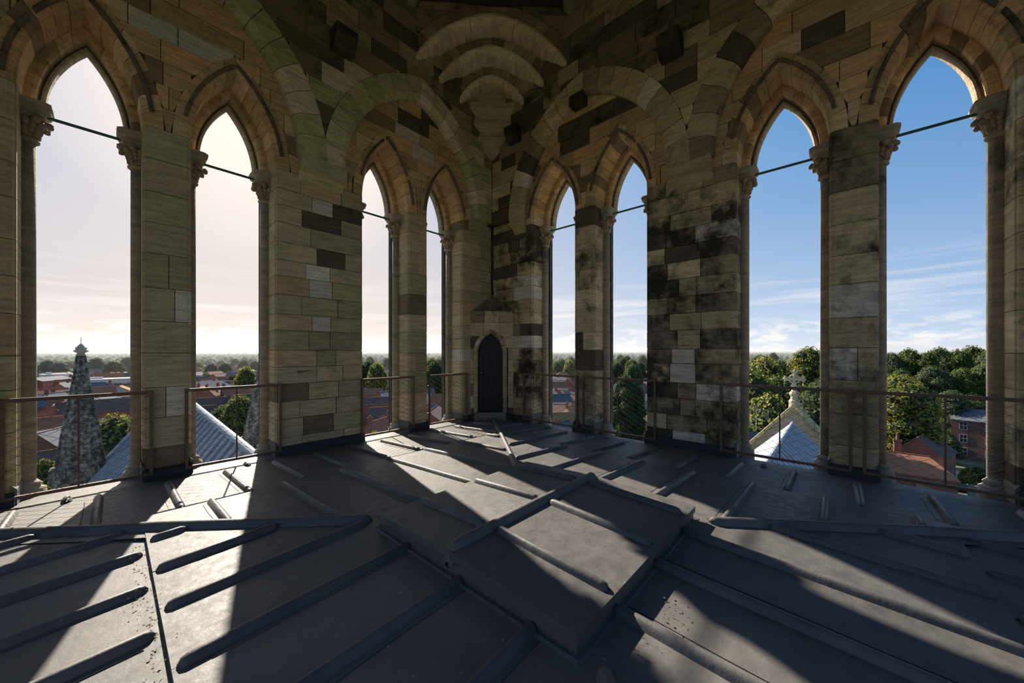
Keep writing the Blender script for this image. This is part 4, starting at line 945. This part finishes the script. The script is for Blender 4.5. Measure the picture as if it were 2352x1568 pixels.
# left windows
tree('round', 264, 60, .46, 'leaf2', 'bright green tree between the lichened spire and the lead roof', top=975)
tree('pop', 106, 44, .32, 'leaf2', 'green bush left of the lichened spire foot', top=1052)
tree('pop', 90, 40, .28, 'leaf', 'dark ivy-green bush at the left jamb, leftmost window', top=1105)
tree('round', 552, 84, .55, 'leaf2', 'bright green tree beside the pale half-hidden spire', top=925)
tree('round', 512, 88, .36, 'leaf', 'small green tree left of the bright green one, second window', top=945)
tree('round', 564, 190, .9, 'leaf2', 'autumn-tinted tree above the terraces, second window', top=850)
mid = [(485, 330, 838, 'leafd', 1.2), (517, 330, 837, 'leafd', 1.25), (455, 420, 834, 'leaf', 1.2), (560, 400, 830, 'leafg', 1.3), (585, 380, 832, 'leafg', 1.3), (540, 480, 826, 'leafg', 1.3), (135, 330, 835, 'leafd', 1.6), (110, 330, 832, 'leafd', 1.5), (222, 360, 826, 'leafd', 1.6), (262, 330, 833, 'leaf', 1.7), (292, 400, 824, 'leafd', 1.5), (160, 420, 832, 'leafg', 1.6), (845, 200, 838, 'leafd', .9), (866, 190, 842, 'leaf2', .75), (888, 420, 825, 'leafg', 1.3), (850, 430, 822, 'leafg', 1.4), (998, 190, 838, 'leafd', 1.0), (1008, 280, 830, 'leaf2', 1.2), (992, 260, 828, 'leaf2', 1.1), (1290, 330, 830, 'leaf', 1.2), (1308, 300, 832, 'leaf2', 1.1), (1278, 300, 834, 'leaf', 1.1), (1312, 400, 824, 'leafg', 1.3), (1430, 260, 828, 'leafd', .9), (1452, 240, 832, 'leaf', 1.0), (1415, 230, 838, 'leaf', .9), (1470, 260, 836, 'leafg', 1.0), (1455, 190, 845, 'leafd', .75), (1440, 330, 822, 'leafg', 1.2), (1475, 380, 820, 'leafg', 1.3), (1425, 400, 819, 'leafg', 1.3)]
def wname(px):
    for a, b, n_ in ((60, 325, 'leftmost window'), (430, 610, 'second window from left'), (820, 915, 'window right of the left pier'), (970, 1030, 'window left of the door'), (1250, 1335, 'window right of the door'), (1390, 1500, 'window left of the right pier'), (1700, 1900, 'second window from right'), (2000, 2300, 'rightmost window')):
        if a <= px <= b: return n_
    return 'windows'
cnt = {}
for px, d, top, lm, sc in mid:
    k = wname(px); cnt[k] = cnt.get(k, 0) + 1
    tree('round', px, d, sc * .8, lm, {'leafd': 'dark', 'leaf': 'green', 'leaf2': 'bright', 'leafg': 'grey-green'}[lm] + ' round-headed tree beyond the roofs, ' + k, 'round trees beyond the roofs, ' + k, top=top)

# ================================================================== houses
WINM = {}
def win_mesh(w_, h, panes=True):
    k = (round(w_, 2), round(h, 2))
    if k not in WINM:
        mb = MB(); t_ = .07
        mb.box(-w_ / 2, w_ / 2, -.06, .05, 0, t_); mb.box(-w_ / 2, w_ / 2, -.06, .05, h - t_, h); mb.box(-w_ / 2, -w_ / 2 + t_, -.06, .05, 0, h); mb.box(w_ / 2 - t_, w_ / 2, -.06, .05, 0, h)
        mb.box(-.03, .03, -.05, .04, 0, h); mb.box(-w_ / 2, w_ / 2, -.05, .04, h * .48, h * .53); me = mesh(mb.v, mb.f, 'window'); me.materials.append(M['white'])
        mb = MB(); mb.box(-w_ / 2 + .03, w_ / 2 - .03, -.02, .02, .03, h - .03); pm = mesh(mb.v, mb.f, 'pane'); pm.materials.append(M['glass']); WINM[k] = (me, pm)
    return WINM[k]
def house(p, rz, w_, d_, h, pitch, wm_, rm_, label, group=None, chim=1, cols=3, floors=2, hip=False, near=False, z0=0., name='house', cat='house', winsz=(.95, 1.35)):
    t_ = empty(name, (p.x, p.y, G + z0), rz); tag(t_, label, cat, group); rh = d_ / 2 * pitch; o_ = .3
    mb = MB(); v = [(-w_ / 2, -d_ / 2, 0), (w_ / 2, -d_ / 2, 0), (w_ / 2, d_ / 2, 0), (-w_ / 2, d_ / 2, 0)]; v += [(a, b, h) for a, b, c in v]; f = [(0, 1, 5, 4), (1, 2, 6, 5), (2, 3, 7, 6), (3, 0, 4, 7), (0, 1, 2, 3)]
    if not hip: v += [(-w_ / 2, 0, h + rh), (w_ / 2, 0, h + rh)]; f += [(4, 8, 7), (5, 6, 9)]
    mb.add(v, f); mb.obj('walls', M[wm_], t_)
    if pitch > .05:
        mb = MB(); hx_ = w_ / 2 + o_ * .6; hr = (w_ / 2 - d_ / 2 * .8) if hip else hx_; e = h - o_ * pitch; y_ = d_ / 2 + o_; th = .14
        if hip: hx_ = w_ / 2 + o_
        top = [(-hx_, -y_, e), (hx_, -y_, e), (hx_, y_, e), (-hx_, y_, e), (-hr, 0, h + rh), (hr, 0, h + rh)]; v = top + [(a, b, c + th) for a, b, c in top]
        f = [(6, 7, 11, 10), (8, 9, 10, 11), (0, 1, 5, 4), (2, 3, 4, 5), (0, 1, 7, 6), (2, 3, 9, 8)]
        f += [(7, 8, 11), (9, 6, 10), (1, 2, 8, 7), (3, 0, 6, 9)] if hip else [(1, 5, 11, 7), (5, 2, 8, 11), (3, 4, 10, 9), (4, 0, 6, 10)]
        mb.add(v, f); mb.obj('roof', M[rm_], t_)
        if near or w_ < 14:
            mb = MB(); mb.tube((-hr, 0, h + rh + .15), (hr, 0, h + rh + .15), .11, 6); mb.obj('ridge_tiles', M['tile' if rm_ != 'slate' else 'leaddark'], t_)
    else:
        mb = MB(); mb.box(-w_ / 2 - .1, w_ / 2 + .1, -d_ / 2 - .1, d_ / 2 + .1, h - .05, h + .35); mb.obj('roof', M[rm_], t_)
        mb = MB(); mb.box(-w_ * .3, -w_ * .1, -1.2, 1.2, h + .3, h + 1.4); mb.obj('plant_box', M['render'], t_)
    for k in range(chim):
        x = (-w_ / 2 + .5) if k == 0 else (w_ / 2 - .5); zt = h + rh * (1 if not hip else .8) + 1.3; mb = MB(); mb.box(x - .45, x + .45, -.35, .35, h + rh * .5, zt); mb.box(x - .52, x + .52, -.42, .42, zt - .2, zt)
        c_ = mb.obj('chimney', M['brick'], t_)
        mb = MB()
        for q in (-.25, .05, .3): mb.lathe([(.13, zt), (.10, zt + .35), (.12, zt + .4)], 6, (x + q, 0))
        mb.obj('chimney_pot', M['tile'], c_)
    me, pm = win_mesh(*winsz); toc = Vector((-p.x, -p.y, 0)).normalized()
    faces = [(0, -1, w_, d_ / 2, 0), (0, 1, w_, d_ / 2, pi), (1, 0, d_, w_ / 2, pi / 2), (-1, 0, d_, w_ / 2, -pi / 2)]
    for nx, ny, span, off, ro in faces:
        nw = Vector((nx * cos(rz) - ny * sin(rz), nx * sin(rz) + ny * cos(rz), 0))
        if nw.dot(toc) < .12: continue
        n_ = cols if span >= w_ - .01 else max(1, round(cols * span / w_ * .8))
        for fl in range(floors):
            for c in range(n_):
                a = (-.5 + (c + .5) / n_) * span; z = .9 + fl * (h / floors)
                if z + winsz[1] > h - .1: continue
                q = Vector((nx * off, ny * off, z)) + Vector((-ny, nx, 0)) * a
                o = link('window', me, None, t_); o.location = q; o.rotation_euler = (0, 0, atan2(nx, -ny))
                if near: pn = link('pane', pm, None, o)
                else: pn = link('pane', pm, None, o)
    return t_
AX = 0.0
def face(px, d, dr=0.): # rotation so that the long side faces the camera
    p = W(px, d); return atan2(p.y, p.x) - pi / 2 + dr
# named buildings, right
house(W(2085, 69), face(2085, 69, .12), 11, 7, 4.6, .8, 'brick', 'tile', 'red-brick cottage with clay tile roof, lowest in the rightmost window', chim=0, cols=3, floors=1, hip=True, near=True, winsz=(1.3, 1.25))
house(W(2122, 78), face(2122, 78, pi / 2 - .18), 11, 7.2, 5.6, .95, 'brick', 'tile2', 'brick gable-fronted cottage behind the lowest clay-tiled cottage', chim=0, cols=2, floors=1, near=True)
mbt = empty('chimney', W(2061, 72, G)); mbt.location = W(2061, 72, G); tag(mbt, 'tall brick chimney left of the brick gable cottage', 'chimney')
mb = MB(); mb.box(-.7, .7, -.5, .5, 0, 9.5); mb.box(-.8, .8, -.6, .6, 9.2, 9.5); mb.obj('stack', M['brick2'], mbt); mb = MB(); mb.lathe([(.28, 9.5), (.2, 10.9), (.24, 11)], 8, (-.2, 0)); mb.obj('chimney_pot', M['tile'], mbt)
house(W(2280, 90), face(2280, 90, -.1), 12, 9, 9.8, .55, 'brick2', 'slate', 'three-storey brown-brick house with white sash windows, right jamb', chim=1, cols=3, floors=3, near=True, winsz=(1.25, 2.0))
house(W(2172, 96), face(2172, 96, .15), 9, 4, 3.2, .25, 'brick2', 'slate', 'low brick outbuilding with flat slate roof beside the tall house', chim=0, cols=0, floors=1)
def wall_seg(px0, d0, px1, d1, h, t_, mat, label, z0=0.):
    a = W(px0, d0); b = W(px1, d1); L_ = (b - a).length; o = empty('garden_wall', (a.x, a.y, G + z0), atan2(b.y - a.y, b.x - a.x)); tag(o, label, 'wall')
    mb = MB(); mb.box(0, L_, -t_ / 2, t_ / 2, 0, h); mb.obj('wall_body', mat, o); mb = MB(); mb.box(-.05, L_ + .05, -t_ / 2 - .06, t_ / 2 + .06, h, h + .15); mb.obj('coping', M['flint'], o)
wall_seg(2146, 70, 2194, 69, 2.6, .5, M['flint'], 'long flint garden wall below the brick cottages'); wall_seg(2222, 66, 2275, 64, 2.6, .5, M['flint'], 'flint garden wall right of the parked dark car')
house(W(2126, 66), face(2126, 66, .5), 3.4, 2.4, 2.6, .9, 'render', 'tile', 'tiny white gabled shed beside the flint wall', chim=0, cols=0, floors=1, name='shed', cat='shed')
mb = MB(); a = W(2168, 76, G + .03); b = W(2290, 73, G + .03); c = W(2290, 79, G + .03); d2 = W(2170, 83, G + .03); mb.add([a, b, c, d2], [(0, 1, 2, 3)]); a2 = [Vector(p) - Vector((0, 0, .05)) for p in (a, b, c, d2)]; mb.add(a2, [(0, 1, 2, 3)])
M['gravel'] = plain('sandy gravel', (.42, .33, .2), .95, .2, 2); tag(mb.obj('gravel_drive', M['gravel']), 'sandy gravel drive in front of the tall brick house', 'driveway')
# car
cp = W(2206, 70); ct = empty('car', (cp.x, cp.y, G), face(2206, 70, .05)); tag(ct, 'dark parked car beside the flint garden wall', 'car')
M['carpaint'] = plain('dark car paint', (.03, .035, .05), .25, .1, 1)
mb = MB(); sec = [(-2.1, .35), (-2.1, .75), (-1.9, .9), (-1.1, 1.0), (-.5, 1.42), (.9, 1.45), (1.6, 1.05), (2.1, .95), (2.15, .35)]; k = len(sec)
mb.add([(x, -.85, z) for x, z in sec] + [(x, .85, z) for x, z in sec], [tuple(range(k)), tuple(range(2 * k - 1, k - 1, -1))] + [(i, (i + 1) % k, k + (i + 1) % k, k + i) for i in range(k)]); mb.obj('car_body', M['carpaint'], ct)
mb = MB(); sec = [(-.95, 1.02), (-.48, 1.38), (.85, 1.40), (1.35, 1.05)]; mb.add([(x, -.87, z) for x, z in sec] + [(x, .87, z) for x, z in sec], [(0, 1, 2, 3), (4, 5, 6, 7)]); mb.obj('car_window', M['glass'], ct)
for x in (-1.35, 1.35):
    for y in (-.86, .70): mb = MB(); mb.tube((x, y, .33), (x, y + .16, .33), .33, 14); mb.obj('wheel', M['leaddark'], ct)
# sundial-like garden ornament
gp_ = W(2223, 69.5, G); go_ = empty('garden_ornament', gp_); tag(go_, 'small pale stone ornament by the yellow-green shrub', 'ornament'); mb = MB(); mb.lathe([(.3, 0), (.3, .15), (.15, .25), (.13, .8), (.28, .95), (.28, 1.05), (.18, 1.1), (.2, 1.35), (.05, 1.6)], 10); mb.obj('pedestal', M['render'], go_)
house(W(1716, 62), face(1716, 62, pi / 2 - .3), 9, 5.5, 8.5, 1.5, 'flint', 'slate', 'grey steep-gabled house at the left jamb, second window from right', chim=0, cols=2, floors=2, near=True)
lp = W(1737, 66, G); lt = empty('lamp_post', lp); tag(lt, 'slim grey lamp post among the trees left of the stone gable', 'lamp'); mb = MB(); mb.tube((0, 0, 0), (0, 0, 16.5), .07, 6, .05); mb.obj('pole', M['white'], lt); mb = MB(); mb.tube((0, 0, 16.4), (.9 * RT.x, .9 * RT.y, 16.5), .07, 6); mb.obj('lamp_head', M['white'], lt)
house(W(1785, 210), face(1785, 210), 26, 9, 5, .4, 'render', 'slate', 'pale low building beyond the trees behind the stone cross', chim=0, cols=6, floors=1)
house(W(1462, 96), face(1462, 96, .25), 15, 8, 5.4, .75, 'brick2', 'lichen', 'house with lichened orange hipped roof beside the dark tree', chim=0, cols=5, floors=2, hip=True, near=True)
house(W(1285, 104), face(1285, 104, .35), 8, 6, 6.8, .85, 'render', 'lichen', 'white house with lichened orange roof, lowest in the window right of the door', chim=1, near=True, cols=2)
house(W(1312, 112), face(1312, 112, 1.2), 8, 5.5, 7.5, 1.0, 'render', 'lichen', 'white gable end with lichened roof left of the mullion', chim=1, near=True, cols=2)
house(W(1276, 138), face(1276, 138, .2), 11, 6, 8.5, .7, 'render', 'slate', 'white rendered house with slate roof above the lowest orange roof', chim=1, near=True, cols=4)
house(W(1308, 146), face(1308, 146, -.2), 10, 6, 7.8, .7, 'brick', 'tile', 'brick house with tiled roof beside the white rendered house', chim=2, near=True, cols=3)
house(W(1460, 165), face(1460, 165), 17, 9, 5.5, .5, 'render', 'slate', 'long pale building right of the dark tree top', chim=0, cols=5, floors=1)
# named buildings, left
house(W(255, 118), face(255, 118, .06), 22, 10, 8, .7, 'brick', 'tile2', 'wide red-brick hall right of the lichened spire', chim=1, cols=6, floors=2)
house(W(268, 92), face(268, 92, .05), 17, 11, 7.2, .55, 'render', 'tile2', 'white-walled building with long dark roof right of the spire', chim=1, cols=0, floors=1)
house(W(275, 78), face(275, 78, .05), 7.5, 5, 4.6, .6, 'slate', 'slate', 'low blue-grey building behind the bright green tree', chim=0, cols=3, floors=1)
house(W(255, 235), face(255, 235, .03), 34, 14, 9.5, 0, 'render', 'render', 'long white flat-roofed building right of the lichened spire', chim=0, cols=9, floors=2)
house(W(215, 205), face(215, 205, .02), 40, 8, 4.6, .3, 'render', 'far', 'long low building with mossy roof behind the spire', chim=0, cols=9, floors=1)
house(W(107, 205), face(107, 205, 1.1), 24, 9, 11, .4, 'brick', 'slate', 'pink-brick terrace of tall bays left of the spire', chim=0, cols=8, floors=3)
house(W(124, 225), face(124, 225, .2), 10, 9, 13, 0, 'render', 'render', 'white blocky building left of the spire top', chim=0, cols=3, floors=3)
house(W(478, 190), face(478, 190, .1), 22, 14, 8, .5, 'brick', 'slate', 'building with wide dark hipped roof, second window from left', chim=0, cols=6, floors=2, hip=True)
house(W(462, 92), face(462, 92, .15), 6, 7, 10.2, .8, 'render', 'tile2', 'white cottage beside the lead roof edge, second window', chim=0, cols=2, near=True)
house(W(500, 128), face(500, 128, .03), 14, 7, 8.0, .8, 'brick2', 'tile2', 'dark terrace of brick houses with white windows, second window', chim=2, cols=5, near=True)
house(W(566, 132), face(566, 132, .1), 11, 8, 8.6, .7, 'slate', 'tile2', 'slate-hung gabled house right of the dark brick terrace', chim=1, cols=4, near=True)
house(W(96, 62), face(96, 62, .3), 6, 5, 7.5, .9, 'brick', 'tile2', 'brick house with pale window, lowest left of the lichened spire', chim=1, cols=2, near=True)
house(W(118, 76), face(118, 76, 1.1), 8, 6, 7.5, 1.0, 'brick2', 'slate', 'slate-roofed brick house close left of the lichened spire', chim=0, cols=2, near=True)
house(W(102, 96), face(102, 96, .4), 9, 6, 7, .8, 'render', 'tile', 'pale house with red tiled roof left of the lichened spire', chim=1, cols=3, near=True)
house(W(140, 112), face(140, 112, 1.2), 12, 7, 8, .9, 'brick', 'tile2', 'tall red-brick gable end just left of the lichened spire', chim=2, cols=3, near=True)
house(W(98, 128), face(98, 128, .1), 9, 6, 8, .8, 'brick2', 'slate', 'long slate-roofed brick range at the left jamb', chim=1, cols=4, near=True)
house(W(150, 148), face(150, 148, .7), 9, 6, 8, .9, 'brick', 'slate', 'slate-roofed brick range behind the tall brick gable end', chim=2, cols=5)
house(W(126, 134), face(126, 134, .9), 7, 5.5, 9, 1.0, 'render', 'slate', 'tall white gabled house behind the slate-roofed brick house', chim=1, cols=2, near=True)
house(W(112, 158), face(112, 158, .2), 11, 6, 9, .6, 'render', 'tile', 'white house with red tiled roof left of the spire middle', chim=1, cols=4)
house(W(146, 176), face(146, 176, 1.2), 10, 7, 9, .9, 'brick', 'slate', 'brick gable left of the spire top', chim=2, cols=3)
house(W(226, 162), face(226, 162, .1), 13, 8, 6, .2, 'brick2', 'slate', 'dark flat-topped block right of the spire middle', chim=0, cols=4, floors=1)
house(W(283, 172), face(283, 172, .05), 12, 8, 6, .3, 'render', 'tile2', 'pale low block beside the right jamb, leftmost window', chim=0, cols=4, floors=1)
house(W(488, 152), face(488, 152, 1.1), 9, 6.5, 9, 1.0, 'brick', 'tile', 'brick gable with red roof behind the dark brick terrace', chim=2, cols=3)
house(W(540, 158), face(540, 158, .2), 9, 6.5, 9, .9, 'render', 'tile', 'pinkish-white house behind the slate-hung gabled house', chim=1, cols=3)
house(W(465, 160), face(465, 160, 1.2), 8, 6, 9, 1.0, 'brick', 'lichen', 'brick gable with orange roof above the white cottage', chim=1, cols=3)
house(W(545, 62), face(545, 62, .3), 8, 5, 5.0, .6, 'brick2', 'tile2', 'low brick outbuilding under the bright green tree', chim=0, cols=0, floors=1)
house(W(848, 66), face(848, 66, .5), 5.5, 5, 6.6, .9, 'render', 'slate', 'white gabled house lowest in the window right of the left pier', chim=0, cols=2, near=True)
house(W(890, 68), face(890, 68, .2), 7, 6, 5.0, .9, 'brick2', 'tile2', 'dark-roofed brick house beside the lowest white gabled house', chim=1, cols=3, near=True)
house(W(872, 88), face(872, 88, 1.0), 9, 6, 7.5, 1.0, 'brick', 'tile', 'red-brick house with dormered roof above the lowest white gable', chim=2, cols=3, near=True)
house(W(862, 130), face(862, 130, .05), 16, 7, 8.5, .6, 'brick', 'tile2', 'row of red-brick terraces with white windows and many chimneys', chim=2, cols=7, near=True)
house(W(1000, 84), face(1000, 84, .6), 9, 8, 7, .8, 'brick', 'tile', 'house with broad pale tiled roof left of the black door', chim=1, cols=3, near=True)
house(W(1002, 62), face(1002, 62, .2), 7, 5, 4.0, .7, 'brick2', 'slate', 'low dark-roofed building lowest in the window left of the door', chim=0, cols=2)
# the rest of the town
random.seed(23); n_house = 0; d = 100.
taken = [(2085, 69), (455, 100)]
while d < 500:
    px = 60.
    while px < 1500:
        px += F * random.uniform(10, 15) / d
        if 1020 < px < 1262 or not seen(px, 8): continue
        if 1400 < px < 1482 and d < 150: continue
        if 60 < px < 320 and d < 150: continue
        if 440 < px < 600 and d < 150: continue
        dd = d + random.uniform(-5, 5) * (d / 150)
        if random.random() < .14: 
            if d > 150: tree('small', px, dd, random.uniform(.8, 1.3), random.choice(['leaf', 'leafd', 'leaf2']), 'small garden tree among the town roofs, ' + wname(px), 'garden trees among the roofs, ' + wname(px))
            continue
        wm_ = random.choices(['brick', 'brick2', 'render'], [5, 2, 3])[0]; rm_ = random.choices(['tile', 'tile2', 'slate', 'lichen'], [4, 4, 3, 1.4])[0]; far = d > 240
        w_ = random.uniform(8, 13) * (1.3 if far else 1); al = random.choice([.2, .2, 1.35, -.4, .9]) + random.uniform(-.15, .15)
        wn_ = {'brick': 'red-brick', 'brick2': 'brown-brick', 'render': 'pale rendered'}[wm_]; rn_ = {'tile': 'red-tiled', 'tile2': 'brown-tiled', 'slate': 'slate', 'lichen': 'orange-tiled'}[rm_]
        lf_ = px < 700; ar_ = 'left windows' if lf_ else 'middle windows'
        house(W(px, dd), face(px, dd, al), w_, random.uniform(6, 8.5), random.uniform(5.2, 8.2), random.uniform(.6, 1.0), wm_, rm_, ('nearer ' if dd < 200 else 'farther ') + wn_ + ' house with ' + rn_ + ' roof, ' + wname(px), ('nearer ' if dd < 200 else 'farther ') + wn_ + ' ' + rn_ + ' houses, ' + wname(px), chim=random.choice([0, 1, 1, 2]) if d < 260 else random.choice([0, 1]), cols=3 if d < 260 else 0, floors=2 if d < 260 else 0, hip=random.random() < .2); n_house += 1
    d += 19 + d * .045
print('houses', n_house)

# particular stones the photograph shows much paler or darker than their neighbours
LIGHT = (.74, .66, .52, -.1); DARKS = (.15, .115, .08, .33)
cand = []
for o in C.objects:
    if o.name.startswith('stone') and o.parent and o.type == 'MESH' and not o.name.startswith('stone_c'):
        vs = o.data.vertices; n_ = len(vs) // 3 or 1; c_ = Vector((0, 0, 0))
        for v_ in vs[:n_]: c_ += v_.co
        q = project(c_ / n_)
        if q: cand.append((q[0], q[1], o))
for col, pts in ((LIGHT, ((320, 45), (395, 40), (452, 105), (745, 480), (742, 678), (738, 745), (925, 305), (955, 335), (1580, 820), (1612, 850), (1232, 790), (1240, 700), (1045, 835))),
                 (DARKS, ((707, 502), (748, 512), (785, 520), (740, 542), (720, 565), (1350, 262), (1325, 285), (1400, 240), (1440, 232), (1300, 310), (930, 268), (985, 292), (1500, 640), (1500, 700), (1500, 745), (1500, 800), (1500, 850), (1550, 520), (1530, 960), (1690, 600), (1690, 700), (1690, 780), (1860, 60), (1190, 590), (1180, 640), (1160, 560)))):
    for x, y in pts:
        if col is DARKS and x > 1250 and y > 400: colx = (.42, .33, .22, .62)
        else: colx = col
        b_ = min(cand, key=lambda q: (q[0] - x) ** 2 + (q[1] - y) ** 2)
        if (b_[0] - x) ** 2 + (b_[1] - y) ** 2 < 60 ** 2: b_[2].color = colx
